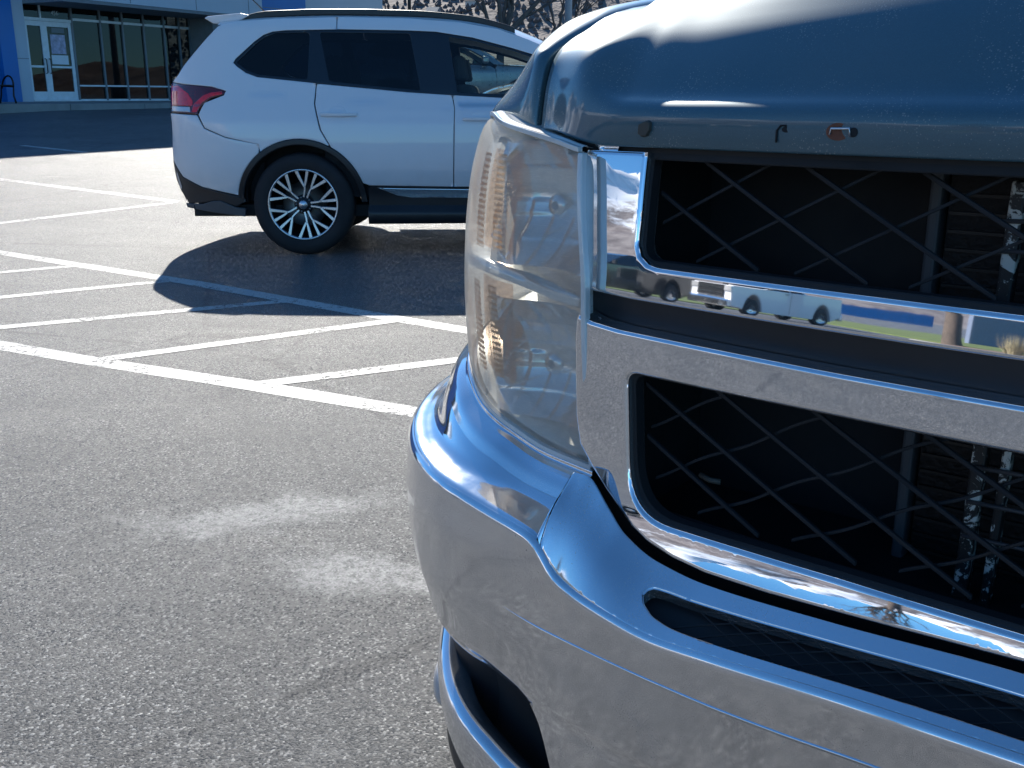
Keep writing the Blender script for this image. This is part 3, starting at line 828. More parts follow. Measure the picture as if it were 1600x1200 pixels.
def headlight(s):
    root = empty('headlight', (0, 0, 0)); root.parent = truck
    def P(q, off, z):
        p = T3(q, off, z); return Vector((s*p.x, p.y, p.z))
    grid('lens', 70, 50, lambda c_, v_: P(*hl(c_, v_, 0)), M['lens'], root, flip=(s < 0))
    # housing bowl: back, floor, roof, inner side
    def back(c_, v_):
        q, o_, z = hl(c_, v_, 0, .004)
        e = min(1, min(c_/.05, (1-c_)/.08, v_/.05, (1-v_)/.05)); e = sstep(0, 1, e)
        dep = -.006-.105*e*(1-.45*sstep(.45, .9, c_))
        return P(q, o_+dep, z)
    grid('housing', 60, 60, back, M['housing'], root, flip=(s < 0))
    # faceted reflector filling each lamp chamber, with its bulb
    for zc, rz in ((.948, .078), (.744, .080)):
        cq = .712
        def refl(c_, v_, zc=zc, rz=rz):
            a_ = c_*2-1; b_ = v_*2-1; q = cq+a_*.098; z = zc+b_*rz
            r2 = min(1, (a_*a_+b_*b_*.9)/1.25); dep = .018+.070*(1-r2)
            fac = .0032*((c_*7) % 1)*(1 if v_ > .5 else -1)+.0024*((v_*5) % 1)
            return P(q, ev(OH, z)-dep-fac*min(1, 3*r2), z)
        grid('reflector', 84, 60, refl, M['reflector'], root, flip=(s < 0))
        cen = P(cq, ev(OH, zc)-.075, zc); ax = (P(cq, -.10, zc)-P(cq, 0, zc)).normalized()
        MB().lathe([(0.0001, -.030), (.005, -.029), (.008, -.022), (.0085, .012), (.011, .014), (.011, .03)], cen, ax, 16).build('bulb', M['bulb'], root, True)
        MB().lathe([(.006, -.042), (.013, -.040), (.016, -.034), (.016, -.012)], cen, ax, 18).build('bulb_shield', M['reflector'], root, True)
    # divider shelf between the lamps
    def div(c_, v_):
        q = .636+c_*.40; zc = .8405+.0215*sstep(0, .45, c_); hh = .0075+.003*c_
        sec = [(-.060, -hh), (-.010, -hh), (-.004, -hh*.6), (-.003, 0), (-.004, hh*.6), (-.010, hh), (-.060, hh)]
        k = min(int(v_*6+1e-6), 6); return P(q, ev(OH, zc)+sec[k][0], zc+sec[k][1])
    sharp(grid('divider', 40, 6, div, M['reflector'], root, flip=(s < 0)), 50)
    # amber marker strips, finely ribbed, and the clear side reflector
    for (z0, z1) in ((.885, 1.008), (.715, .838)):
        for q0, q1, nm in ((.822, .848, 'amber_reflector'), (.782, .800, 'amber_reflector')):
            def am(c_, v_):
                q = q0+c_*(q1-q0)+.010*(v_-.5); z = z0+(z1-z0)*v_
                return P(q, ev(OH, z)-.010-.0012*abs(math.sin(v_*math.pi*17)), z)
            grid(nm, 12, 160, am, M['amber'], root, flip=(s < 0))
        def peach(c_, v_):
            q = .772+c_*.090; z = z0-.004+(z1-z0+.008)*v_
            return P(q, ev(OH, z)-.026, z)
        grid('marker_panel', 16, 24, peach, M['peach'], root, flip=(s < 0))
    for (z0, z1) in ((.885, 1.02), (.70, .838)):
        def sl_(c_, v_):
            q = .866+c_*.16; z = z0+(z1-z0)*v_
            return P(q, ev(OH, z)-.030-.0035*abs(math.sin(v_*math.pi*10)), z)
        grid('side_reflector', 20, 90, sl_, M['prism'], root, flip=(s < 0))
    for pts in STREAKS:  # thin bright tubes added to stand in for highlight streaks in the lamp
        n_ = 14; fine = []
        for k in range(n_+1):
            t = k/n_*(len(pts)-1); fine.append((ev([(i_, p[0]) for i_, p in enumerate(pts)], t), ev([(i_, p[1]) for i_, p in enumerate(pts)], t)))
        MB().tube([P(q, ev(OH, z)-.026, z) for q, z in fine], [.0006+.0011*math.sin(math.pi*k/n_) for k in range(n_+1)], 6).build('highlight_streak', M['rim'], root, True)
    # pale rim of the lens along its inner edge and top
    mb = MB()
    pts = [P(qin(z)-.004, ev(OH, z)+.001, z) for z in frange(.634, 1.016, 30)]
    mb.ribbon(pts, (1, 0, 0), .0075, (0, 1, 0), .012)
    bevel(mb.build('inner_edge', M['bezel'], root), .002, 3)
    for q0, q1, tb, dz in ((.657, 1.15, TOPZ, .002), (.622, 1.15, BOTZ, -.002)):
        mb = MB().ribbon([P(q, ev(OH, ev(tb, q))-.003, ev(tb, q)+dz) for q in frange(q0, q1, 60)], (0, 0, 1), .006, (0, 1, 0), .010)
        bevel(mb.build('lens_rim', M['bezel'], root), .002, 3)
headlight(1); headlight(-1)
def top_trim(s):
    def P(q, off, z):
        p = T3(q, off, z); return Vector((s*p.x, p.y, p.z))
    rows = [lambda q: P(q, ev(OH, ev(TOPZ, q))-.004, ev(TOPZ, q)+.004), lambda q: P(q, ev(OH, ev(TOPZ, q))-.014, ev(TOPZ, q)+.0065), lambda q: P(q, ev(OH, ev(TOPZ, q))-.022, ev(TOPZ, q)+.003), lambda q: P(q, -.11, ev(TOPZ, q)+.003)]
    rows_surface('lamp_top_trim', frange(.656, 1.10, 50), rows, 3, M['bezel'], truck, flip=(s > 0))
top_trim(1); top_trim(-1)
# --- filler panel between headlight and bumper
def filler(s):
    def P(q, off, z):
        p = T3(q, off, z); return Vector((s*p.x, p.y, p.z))
    rows = [lambda q: P(q, -.03, ev(BOTZ, q)-.006), lambda q: P(q, ev(OH, ev(BOTZ, q))+.001, ev(BOTZ, q)-.005), lambda q: P(q, ev(OH, ev(BOTZ, q))+.003, ev(BOTZ, q)-.011), lambda q: P(q, .002, ev(BOTZ, q)-.015),
            lambda q: P(q, .016, ev(BOTZ, q)-.024), lambda q: P(q, .026, ev(BOTZ, q)-.040)]
    rows_surface('headlight_filler', frange(.618, 1.15, 70), rows, 4, M['chrome'], truck, flip=(s < 0), creases=(3,))
filler(1); filler(-1)

# --- bumper
TZ = [(.0, .532), (.074, .530), (.212, .5236), (.383, .5075), (.45, .5021), (.529, .5111), (.583, .5261), (.603, .542), (.618, .561), (.634, .5695), (.66, .5738), (.70, .5785), (.752, .5855), (.80, .594), (.85, .6035), (.90, .613), (1.0, .626), (1.2, .636), (1.6, .64)]
def Tb(q): return ev(TZ, abs(q))
BO = [(.10, -.02), (.16, .0), (.20, .012), (.26, .036), (.32, .055), (.38, .070), (.42, .082), (.45, .0872), (.49, .0905), (.53, .093), (.56, .0905), (.60, .0885), (.64, .0835)]
BC = [(.10, .03), (.16, .045), (.22, .057), (.30, .069), (.36, .077), (.42, .0835), (.46, .0875), (.50, .0905), (.53, .092), (.60, .092)]
def step_f(q):   # groove only on the front, fades before the corner
    return 1-sstep(.60, .70, abs(q))
def offB(q, z):
    zt = Tb(q); zz = z
    t_ = sstep(.58, .80, abs(q)); base = ev(BO, z)*t_+ev(BC, z)*(1-t_)
    e = max(0, 1-(zt-z)/.012)
    return base-.006*e*e
bq = [-1.7+3.4*i/340 for i in range(341)]
RT = [(.60, .316), (.650, .316), (.668, .325), (.70, .331), (.753, .3375), (.79, .3375), (.847, .333), (1.02, .335), (1.3, .30), (1.8, .30)]
def rec_top(q): return ev(RT, abs(q))
def bumper_skin():
    qs = frange(-1.75, 1.75, 350); vs_ = []; fs = []
    fr_ = [0, .0004, .0010, .0020, .0034, .0052, .0075, .0105, .014]
    for q in qs:
        zt = Tb(q); zb = rec_top(q); col = [T3(q, offB(q, zt)-.012, zt-.0003)]
        zs = [zt-d for d in fr_]+[zt-.014-(zt-.014-zb)*k/26 for k in range(1, 27)]
        col += [T3(q, offB(q, z)-(.0015 if k == len(zs)-1 else 0), z) for k, z in enumerate(zs)]
        col.append(T3(q, offB(q, zb)-.012, zb+.0006)); vs_ += col
    n_ = len(col)
    for i in range(len(qs)-1):
        for k in range(n_-1):
            if k == n_-2 and abs((qs[i]+qs[i+1])/2) < .65: continue
            a = i*n_+k; fs.append((a, a+n_, a+n_+1, a+1))
    k0 = len(vs_); qc = [q for q in qs if abs(q) <= .6501]; zs = [.316-(.316-.15)*k/14 for k in range(15)]
    for q in qc:
        for z in zs:
            e_ = ev([(.15, .600), (.19, .620), (.235, .625), (.27, .630), (.298, .637), (.316, .65)], z)
            qq = q*e_/.65; vs_.append(T3(qq, offB(qq, z)-(.0015 if z > .3159 else 0), z))
    m_ = len(zs)
    for i in range(len(qc)-1):
        for k in range(m_-1):
            a = k0+i*m_+k; fs.append((a, a+m_, a+m_+1, a+1))
    o = mesh_obj('bumper', vs_, fs, M['chrome'], truck, True)
    bm = bmesh.new(); bm.from_mesh(o.data); bmesh.ops.remove_doubles(bm, verts=bm.verts, dist=.0004); bmesh.ops.recalc_face_normals(bm, faces=bm.faces); bm.to_mesh(o.data); bm.free()
bumper_skin()
CR = [(0, .4640), (.10, .4636), (.192, .4612), (.30, .4530), (.387, .4482), (.507, .4462), (.605, .4470), (.70, .4560)]
for s in (1, -1):
    qs_ = frange(0, .70, 80)
    MB().tube([(lambda p: Vector((s*p.x, p.y, p.z)))(T3(q, offB(q, ev(CR, q))-.0006, ev(CR, q))) for q in qs_], [.0024*(1-.8*sstep(.60, .70, q)) for q in qs_], 10).build('bumper_crease', M['chrome_clean'], truck, True)
def ridge_end(q): return q
# top surface from face edge back to the filler
def bt(s):
    def P(q, off, z):
        p = T3(q, off, z); return Vector((s*p.x, p.y, p.z))
    def inner_z(q): return ev(BOTZ, q)-.040 if q < 1.2 else .70
    qs = frange(.622, 1.74, 120)
    rows = [lambda q: P(q, .0845 if q < .8 else .080, Tb(q)-.0005), lambda q: P(q, .078, Tb(q)+.0024), lambda q: P(q, .062, Tb(q)+.0056),
            lambda q: P(q, .044, Tb(q)+.0095+.10*max(0, inner_z(q)-Tb(q)-.02)), lambda q: P(q, .031, Tb(q)+(inner_z(q)-Tb(q))*.74), lambda q: P(q, .012, inner_z(q)+.014)]
    rows_surface('bumper_top', qs, rows, 5, M['chrome'], truck, flip=(s > 0))
bt(1); bt(-1)
# inner step between crease and grille, with the slot
GZ = [(0, .576), (.094, .575), (.274, .563), (.424, .5555), (.487, .562), (.536, .582), (.561, .608), (.595, .640), (.625, .638)]
def fS(a, b_, o):
    """a = q, b = 0 (crease edge) .. 1 (back edge)"""
    q = abs(a); s = -1 if a < 0 else 1
    e0 = (.0855, Tb(q)-.001); 
    zc = ev(GZ, q); back = (.026, zc)
    t = b_
    # convex start, concave middle
    off = e0[0]+(back[0]-e0[0])*t
    z = e0[1]+(back[1]-e0[1])*(t+.30*math.sin(t*math.pi*2)*.12)
    z += .010*sstep(.48, .58, q)*math.sin(t*math.pi)
    return T3(a, off-o*.3, z-o)
SL = .10
slot = [(.482, .58), (.476, .66), (.455, .70), (.430, .712), (.396, .72), (.262, .73), (0, .74)]
slot_lo = [(.484, .48), (.478, .37), (.462, .26), (.435, .205), (.40, .185), (.262, .17), (0, .16)]
hs = slot[:-1][::-1]+slot_lo[:-1]
hfull = [(a, b_) for a, b_ in hs]+[(-a, b_) for a, b_ in hs[::-1]]
def fSm(a, b_, o): return fS(a, b_/.1, o)
sp_ = [(q, .0) for q in frange(-.617, .617, 100)]+[(q, .1) for q in frange(.617, -.617, 100)]
hS = [(a, b_*.1) for a, b_ in fillet(hfull, .02, 4)]
panel('bumper_step', sp_, fSm, M['chrome'], truck, .010, holes=[hS], r=.003, depth=.012, edge=.010)
panel('gap_shade', [(-.64, .47), (.64, .47), (.64, .648), (.60, .648), (.55, .60), (-.55, .60), (-.60, .648), (-.64, .648)], lambda a, b, o: T3(a, -.028-o, b), M['black_matte'], truck, .03, r=0, depth=0)  # black sheet added behind the gap so it looks dark
# the slot: recessed black mesh
def fSlot(a, b_, o):
    p = fS(a, b_/.1, 0); return p+Vector((0, .022, -.012))+Vector((0, o, -o))
panel('slot_insert', [(a, b_) for a, b_ in [(-.50, .008), (.50, .008), (.50, .082), (-.50, .082)]], fSlot, M['black_matte'], truck, .03, r=0, depth=0)
for k in range(-26, 27):
    for sl_s in (1, -1):
        u0 = k*.036
        if abs(u0) > .45: continue
        pts = [fS(u0+sl_s*(t-.5)*.10, .15+.60*t, 0)+Vector((0, .012, -.007)) for t in frange(0, 1, 6)]
        if max(abs(p.x) for p in pts) < .475: MB().tube(pts, .0011, 5).build('slot_mesh_wire', M['mesh'], truck, True)
# ridge end cap joining step and top surface, beside the grille corner
def cap(s):
    def P(q, off, z):
        p = T3(q, off, z); return Vector((s*p.x, p.y, p.z))
    e = frange(0, 1, 16)
    edgeS = [fS(s*.617, t, 0) for t in e]
    edgeT = []
    for t in e:
        tt = t
        off = .0845-(.0845-.026)*tt
        edgeT.append(P(.6225, off, ev([(0, .5665), (.15, .578), (.5, .592), (.8, .600), (1, .618)], tt)))
    edgeS = [Vector((p.x, p.y, p.z)) for p in edgeS]
    vs_ = []; n_ = len(e); N = 6
    for j in range(N+1):
        t = j/N
        for i in range(n_):
            p = edgeS[i].lerp(edgeT[i], t); p.z += .004*math.sin(t*math.pi); vs_.append(p)
    fs = [(j*n_+i, j*n_+i+1, (j+1)*n_+i+1, (j+1)*n_+i) for j in range(N) for i in range(n_-1)]
    mesh_obj('bumper_ridge', vs_, fs, M['chrome'], truck, True)
cap(1); cap(-1)
# fog lamp recess, lower lip and valance
def recess(s):
    def P(q, off, z):
        p = T3(q, off, z); return Vector((s*p.x, p.y, p.z))
    top_z = lambda q: ev([(.60, .15), (.620, .19), (.625, .235), (.637, .298), (.650, .316), (.668, .325), (.70, .331), (.753, .3375), (.79, .3375), (.847, .333), (1.02, .335), (1.3, .30)], q)
    qs = frange(.66, 1.2, 60)
    rows = [lambda q: P(q, offB(q, top_z(q))-.004, top_z(q)-.001), lambda q: P(q, .045, top_z(q)-.020), lambda q: P(q, .015, top_z(q)-.045), lambda q: P(q, -.02, top_z(q)-.060)]
    rows_surface('recess_roof', qs, rows, 4, M['chrome'], truck, flip=(s < 0))
    rows = [lambda q: P(q, -.018, top_z(q)-.058), lambda q: P(q, -.03, .20), lambda q: P(q, -.02, .04)]
    rows_surface('recess_back', frange(.60, 1.2, 50), rows, 2, M['black_matte'], truck, flip=(s < 0))
    LZ = [(.60, .150), (.66, .168), (.713, .180), (.779, .203), (.84, .222), (.90, .250), (.96, .285), (1.05, .32), (1.3, .33)]
    qs = frange(.62, 1.25, 60)
    rows = [lambda q: P(q, .004, ev(LZ, q)-.018), lambda q: P(q, .022, ev(LZ, q)-.004), lambda q: P(q, .034, ev(LZ, q)+.001), lambda q: P(q, .046, ev(LZ, q)-.006), lambda q: P(q, .052, ev(LZ, q)-.022), lambda q: P(q, .050, ev(LZ, q)-.060), lambda q: P(q, .040, ev(LZ, q)-.10)]
    rows_surface('lower_lip', qs, rows, 5, M['chrome'], truck, flip=(s > 0))
    rows = [lambda q: P(q, .036, ev(LZ, q)-.098), lambda q: P(q, .040, ev(LZ, q)-.13), lambda q: P(q, .02, ev(LZ, q)-.17)]
    rows_surface('valance', qs, rows, 3, M['black'], truck, flip=(s > 0))
    e_ = lambda q: sstep(.79, .89, q)
    rows = [lambda q: P(q, -.04+.07*e_(q), .345-.03*(1-e_(q))), lambda q: P(q, -.04+.066*e_(q), .24), lambda q: P(q, -.04+.05*e_(q), .05)]
    rows_surface('recess_end', frange(.785, 1.26, 36), rows, 2, M['black'], truck, flip=(s < 0))
    # fog lamp
    fl = MB().lathe([(.0001, -.012), (.025, -.010), (.036, -.004), (.040, .002), (.040, .03)], P(.90, .05, .155), (P(.90, -.1, .155)-P(.90, 0, .155)), 24)
    fl.build('fog_lamp', M['clear_lens'], truck, True)
recess(1); recess(-1)
boxq('bumper_beam', -.60, .60, .10, .16, .16, .52, M['black_matte'])

# --- cab, bed, wheels of the truck, out of frame but there
def prism(name, prof, y0, y1, m, parent, bv=.04, inset_top=0):
    """prof: (w, z) outline; spans local x from y0..y1"""
    n_ = len(prof); zt = max(z for _, z in prof); zb = min(z for _, z in prof)
    def X(s, z): 
        return s*(abs(y1)-inset_top*max(0, (z-1.25))/.6)
    vs_ = [(X(-1, z), w_, z) for w_, z in prof]+[(X(1, z), w_, z) for w_, z in prof]
    fs = [tuple(range(n_))[::-1], tuple(range(n_, 2*n_))]+[(i, (i+1) % n_, n_+(i+1) % n_, n_+i) for i in range(n_)]
    o = MB().add(vs_, fs).build(name, m, parent); bevel(o, bv, 3); return sharp(o)
prism('cab', [(1.34, .45), (1.34, 1.28), (1.95, 1.86), (3.3, 1.90), (3.55, 1.30), (3.55, .45)], -.98, .98, M['paint'], truck, .05, .2)
prism('windshield', [(1.36, 1.34), (1.93, 1.84), (1.92, 1.86), (1.34, 1.36)], -.80, .80, M['dark_gloss'], truck, .004, .12)
prism('bed', [(3.6, .55), (3.6, 1.34), (5.6, 1.34), (5.6, .55)], -1.0, 1.0, M['paint'], truck, .03)
def wheel_generic(loc, ax, r, w_, parent, rim=None):
    root = empty('wheel', loc); root.parent = parent
    a = Vector(ax)
    prof = [(r*.60, 0), (r*.66, -.005), (r*.80, -.012), (r*.93, 0), (r*.985, .02), (r, .05), (r, w_-.05), (r*.985, w_-.02), (r*.93, w_), (r*.8, w_), (r*.6, w_)]
    MB().lathe(prof, (0, 0, 0), a, 40).build('tyre', M['rubber'], root, True)
    mb = MB().lathe([(r*.62, .012), (r*.60, .004), (r*.57, .012), (r*.55, .05), (r*.2, .05), (.0001, .03)], (0, 0, 0), a, 32)
    mb.build('rim', rim or M['rim'], root, True)
    return root
for s in (1, -1):
    wheel_generic((s*1.0, .95, .40), (-s, 0, 0), .40, .26, truck); wheel_generic((s*1.0, 4.6, .40), (-s, 0, 0), .40, .26, truck)
    MB().box((min(s*.97, s*.99), 1.35, .5), (max(s*.97, s*.99), 1.40, .8)).build('rocker', M['paint'], truck)

# ------------------------------------------------------------------ the white SUV
SX, SY = -.1, 8.1
suv = empty('sport_utility_vehicle', (SX, SY, 0), 0, 'white suv parked broadside with dark tinted rear windows, black roof rail and red tail light', 'suv')
def sinset(x, z):
    v_ = .30*max(0, z-.97)+.012*sstep(.9, 1.0, z)+(.030*sstep(.62, .30, z)) + .018*(1-((min(z, .95)-.72)/.3)**2 if abs(z-.72) < .3 else 0)*-1+.018
    zc = 1.006-.0633*(x+.388)
    v_ += .007*sstep(-.010, .010, z-zc)
    if x < -1.9: t = min(.985, (-1.9-x)/.56); v_ += .42*(1-math.sqrt(1-t*t))
    if x > 1.6: t = min(.985, (x-1.6)/.72); v_ += .5*(1-math.sqrt(1-t*t))
    if z > 1.52: v_ += .5*max(0, z-1.52)**1.3
    return v_
ARC1 = None
def fsuv(s, extra=0):
    def f(a, b_, o): return Vector((a-SX, s*(-.9+sinset(a, b_)+o+extra), b_))
    return f
def arc(cx, cz, r, a0, a1, n=14): return [(cx+r*math.cos(R(a0+(a1-a0)*i/n)), cz+r*math.sin(R(a0+(a1-a0)*i/n))) for i in range(n+1)]
ARCH = arc(-1.462, .345, .452, 173, 3, 30)
DLO = [(-1.905, 1.300), (-1.89, 1.325), (-1.76, 1.440), (-1.70, 1.482), (-1.638, 1.504), (-1.55, 1.513), (-1.197, 1.519), (-.716, 1.511), (-.52, 1.502), (-.271, 1.464), (-.004, 1.396), (.153, 1.350), (.42, 1.21), (.62, 1.07),
       (.55, 1.035), (-.096, 1.073), (-.41, 1.089), (-.715, 1.108), (-1.334, 1.168), (-1.744, 1.207), (-1.82, 1.235), (-1.88, 1.275)]
ROOFZ = [(-2.0, 1.548), (-1.87, 1.574), (-1.6, 1.592), (-1.25, 1.602), (-.7, 1.592), (-.36, 1.566), (-.1, 1.522), (.11, 1.452), (.35, 1.345), (.60, 1.20), (.84, 1.065)]
def suv_side(s):
    f = fsuv(s); W = M['white']; gp = .004
    quarter = [(-2.02, 1.535), (-1.99, 1.552), (-1.87, 1.575), (-1.6, 1.592), (-1.205, 1.602), (-1.202, 1.522), (-1.55, 1.516), (-1.64, 1.507), (-1.703, 1.485), (-1.765, 1.441), (-1.894, 1.327), (-1.91, 1.300), (-1.883, 1.272), (-1.822, 1.231), (-1.744, 1.203), (-1.342, 1.163),
               (-1.355, 1.03), (-1.316, .858), (-1.258, .755)]+arc(-1.462, .345, .456, 64, 126, 10)+[(-1.737, .763), (-1.961, .812), (-2.106, .872), (-2.150, .958), (-2.108, 1.034), (-1.968, 1.084), (-1.956, 1.116), (-2.059, 1.145), (-2.271, 1.162), (-2.39, 1.176), (-2.335, 1.215), (-2.28, 1.28), (-2.10, 1.46)]
    panel('quarter_panel', offset_in(quarter, -.0016), f, W, suv, .045, r=.006, depth=.03, edge=.03)
    bumper = [(-2.409, 1.16), (-2.405, .97), (-2.165, .952), (-2.157, .955), (-2.112, .867), (-1.961, .803), (-1.735, .760), (-1.80, .685), (-1.870, .548), (-1.90, .42), (-2.169, .470), (-2.323, .535), (-2.409, .645), (-2.40, .70), (-2.39, .83)]
    bumper = [(-2.405, .962), (-2.165, .952), (-2.114, .864), (-1.961, .803), (-1.735, .759)]+arc(-1.462, .345, .456, 128, 171, 8)+[(-2.169, .470), (-2.323, .535), (-2.412, .645), (-2.405, .72), (-2.392, .83), (-2.390, .90)]
    panel('rear_bumper', offset_in(bumper, -.0016), f, W, suv, .045, r=.006, depth=.03, edge=.03)
    door = [(-1.334, 1.160), (-.715, 1.103), (-.412, 1.084), (-.396, .997), (-.409, .475), (-.99, .485)]+arc(-1.462, .345, .456, 20, 61, 8)+[(-1.304, .858), (-1.343, 1.03)]
    panel('rear_door', offset_in(door, -.0016), f, W, suv, .045, r=.006, depth=.03, edge=.03)
    fdoor = [(-.404, 1.084), (-.096, 1.068), (.55, 1.03), (.64, .98), (.68, .75), (.62, .475), (-.401, .475), (-.388, .997)]
    panel('front_door', offset_in(fdoor, -.0016), f, W, suv, .05, r=.006, depth=.03, edge=.03)
    fend = [(.648, .985), (.70, 1.055), (.84, 1.055), (1.4, 1.02), (1.9, .93), (2.18, .80), (2.22, .62), (2.2, .42), (1.66, .40)]+arc(1.215, .34, .45, 8, 172)+[(.76, .42), (.64, .475), (.688, .75)]
    panel('front_fender', offset_in(fend, -.0016), f, W, suv, .06, r=.006, depth=.03, edge=.04)
    can = [(-1.197, 1.602), (-.7, 1.592), (-.36, 1.566), (-.1, 1.522), (.11, 1.452), (.35, 1.345), (.60, 1.20), (.84, 1.065), (.70, 1.062), (.625, 1.073), (.42, 1.214), (.153, 1.354), (-.004, 1.400), (-.271, 1.468), (-.52, 1.506), (-.716, 1.515), (-1.197, 1.523)]
    panel('roof_side', offset_in(can, -.0016), f, W, suv, .045, r=.004, depth=.03, edge=.03)
    # window surround (gloss black) with the three side windows
    w1 = fillet([(-1.885, 1.302), (-1.755, 1.425), (-1.69, 1.470), (-1.62, 1.495), (-1.385, 1.500), (-1.400, 1.190), (-1.735, 1.222), (-1.81, 1.248)], {4: .03, 5: .02})
    w2 = fillet([(-1.318, 1.500), (-.70, 1.492), (-.625, 1.118), (-1.250, 1.178)], .02)
    w3 = fillet([(-.435, 1.470), (-.271, 1.445), (-.004, 1.380), (.153, 1.330), (.40, 1.20), (.54, 1.07), (-.375, 1.105)], .015)
    fr = fsuv(s, .010)
    panel('window_surround', offset_in(DLO, -.002), fr, M['dark_gloss'], suv, .05, holes=[w1, w2, w3], r=.002, depth=.01, edge=.03)
    for nm, wp, mm in (('rear_quarter_window', w1, 'tint'), ('rear_door_window', w2, 'tint'), ('front_door_window', w3, 'clear')):
        panel(nm, offset_in(wp, -.004), fsuv(s, .016), M[mm], suv, .06, r=0, depth=0, edge=.03)
    # lower cladding, chrome strip, sill extension
    clad = [(-.999, .485), (-.409, .467), (.60, .467), (.60, .335), (-1.0, .335), (-1.002, .37)]
    panel('door_cladding', clad, fsuv(s, .006), M['black'], suv, .05, r=.004, depth=.02, edge=.03)
    st = [(-.936, .466), (-.80, .462), (.45, .446), (.50, .40), (-.70, .396), (-.80, .412)]
    panel('chrome_strip', st, fsuv(s, -.004), M['chrome_clean'], suv, .03, r=.004, depth=.01, edge=.03)
    sill = [(-1.006, .345), (.70, .345), (.74, .225), (-.336, .219), (-1.006, .214)]
    sf = fsuv(s, 0)
    def fsill(a, b_, o): p = sf(a, .35, o-.030*sstep(.345, .30, b_)+.02*sstep(.26, .21, b_)); return Vector((p.x, p.y, b_))
    panel('side_sill', sill, fsill, M['black'], suv, .03, r=.006, depth=.03, edge=.02)
    # wheel arch cladding
    for cx, pts in ((-1.455, ARCH), (1.215, arc(1.215, .345, .455, 176, 4))):
        inn = [((x-cx)*.915+cx, (z-.345)*.915+.345) for x, z in pts]
        ring = resample(pts, .04, False)+resample(inn, .04, False)[::-1]
        panel('wheel_arch_trim', ring, fsuv(s, -.010), M['black'], suv, .03, r=.006, depth=.05, edge=.02)
        mb = MB(); ii = resample(inn, .06, False)
        vs_ = []; 
        for x, z in ii:
            for y in (-.87, -.50): vs_.append((x-SX, s*(y), z))
        k = len(ii); fs = [(2*i, 2*i+1, 2*i+3, 2*i+2) for i in range(k-1)]
        fs.append(tuple(2*i+1 for i in range(k)))
        MB().add(vs_, fs).build('wheel_well', M['grime'], suv)
    # rear lower bumper (black) and skirt
    low = [(-2.412, .640), (-2.323, .530), (-2.169, .465), (-1.905, .405), (-1.868, .40), (-1.862, .37), (-1.93, .335), (-2.08, .375), (-2.18, .355), (-2.30, .345), (-2.365, .43), (-2.398, .51)]
    panel('rear_lower_bumper', low, fsuv(s, -.004), M['black'], suv, .03, r=.006, depth=.03, edge=.02)
    sk = [(-2.325, .345), (-2.18, .348), (-2.10, .372), (-2.04, .375), (-1.93, .330), (-1.862, .322), (-1.872, .266), (-2.1, .292), (-2.315, .318)]
    panel('rear_skirt', sk, fsuv(s, -.016), M['bracket'], suv, .03, r=.006, depth=.03, edge=.02)
    refl = [(-2.385, .56), (-2.372, .56), (-2.345, .46), (-2.355, .44), (-2.365, .45)]
    panel('rear_reflector', refl, fsuv(s, -.010), M['clear_lens'], suv, .02, r=.002, depth=.01, edge=.01)
    # tail light
    tl = [(-2.408, 1.160), (-2.39, 1.170), (-2.271, 1.156), (-2.059, 1.139), (-1.975, 1.122), (-1.963, 1.105), (-1.975, 1.090), (-2.06, 1.068), (-2.110, 1.036), (-2.145, 1.0), (-2.160, .960), (-2.26, .966), (-2.395, .975), (-2.405, 1.05)]
    tr_ = empty('tail_light', (0, 0, 0)); tr_.parent = suv
    panel('tail_lens', tl, fsuv(s, .0), M['dark_red'], tr_, .03, r=.006, depth=.03, edge=.02)
    panel('brake_lamp', [(-2.40, 1.150), (-2.33, 1.152), (-2.24, 1.10), (-2.20, 1.05), (-2.20, 1.015), (-2.39, 1.018), (-2.403, 1.08)], fsuv(s, -.004), M['red'], tr_, .02, r=.004, depth=.006, edge=.015)
    panel('light_strip', [(-1.985, 1.112), (-1.98, 1.094), (-2.06, 1.078), (-2.125, 1.04), (-2.165, .975), (-2.205, .975), (-2.19, 1.03), (-2.12, 1.085), (-2.06, 1.105)], fsuv(s, -.004), M['red'], tr_, .02, r=.004, depth=.006, edge=.015)
    panel('reversing_lamp', [(-2.39, 1.010), (-2.22, 1.008), (-2.215, .975), (-2.38, .980)], fsuv(s, -.004), M['clear_lens'], tr_, .02, r=.004, depth=.006, edge=.015)
    # door handles
    for hx in (-1.19, -.22):
        hz = .962-.05*(hx+1.19)*.6
        h = empty('door_handle', (0, 0, 0)); h.parent = suv
        cup = fillet([(hx-.07, hz), (hx-.045, hz+.05), (hx+.045, hz+.05), (hx+.07, hz)], .02)
        panel('handle_cup', cup, fsuv(s, -.0015), W, h, .02, r=.006, depth=.004, edge=.01)
        pts = [f(hx-.115+.25*t, hz-.002, -.012-.022*math.sin(t*math.pi)) for t in frange(0, 1, 10)]
        bevel(MB().ribbon(pts, (0, 0, 1), .022, (0, 1, 0), .012).build('grip', W, h), .004, 3)
    # roof rail
    rp = []
    for x in frange(-1.88, .02, 30):
        z = ev(ROOFZ, x)+.004+.022*sstep(-1.88, -1.70, x)-.010*sstep(-.3, .02, x); rp.append(f(x, min(z, 1.60), .035)*1+Vector((0, 0, z-min(z, 1.60))))
    o = MB().ribbon([p+Vector((0, 0, .010)) for p in rp], (0, 0, 1), .042, (0, 1, 0), .024).build('roof_rail', M['black'], suv); bevel(o, .006, 2)
    # mirror
    mr = empty('side_mirror', (0, 0, 0)); mr.parent = suv
    p = f(.42, 1.10, 0); o = MB().box((p.x-.05, p.y-s*.22 if s > 0 else p.y, 1.08), (p.x+.08, p.y if s > 0 else p.y-s*.22, 1.22)).build('mirror_shell', W, mr); bevel(o, .04, 4)
suv_side(1); suv_side(-1)
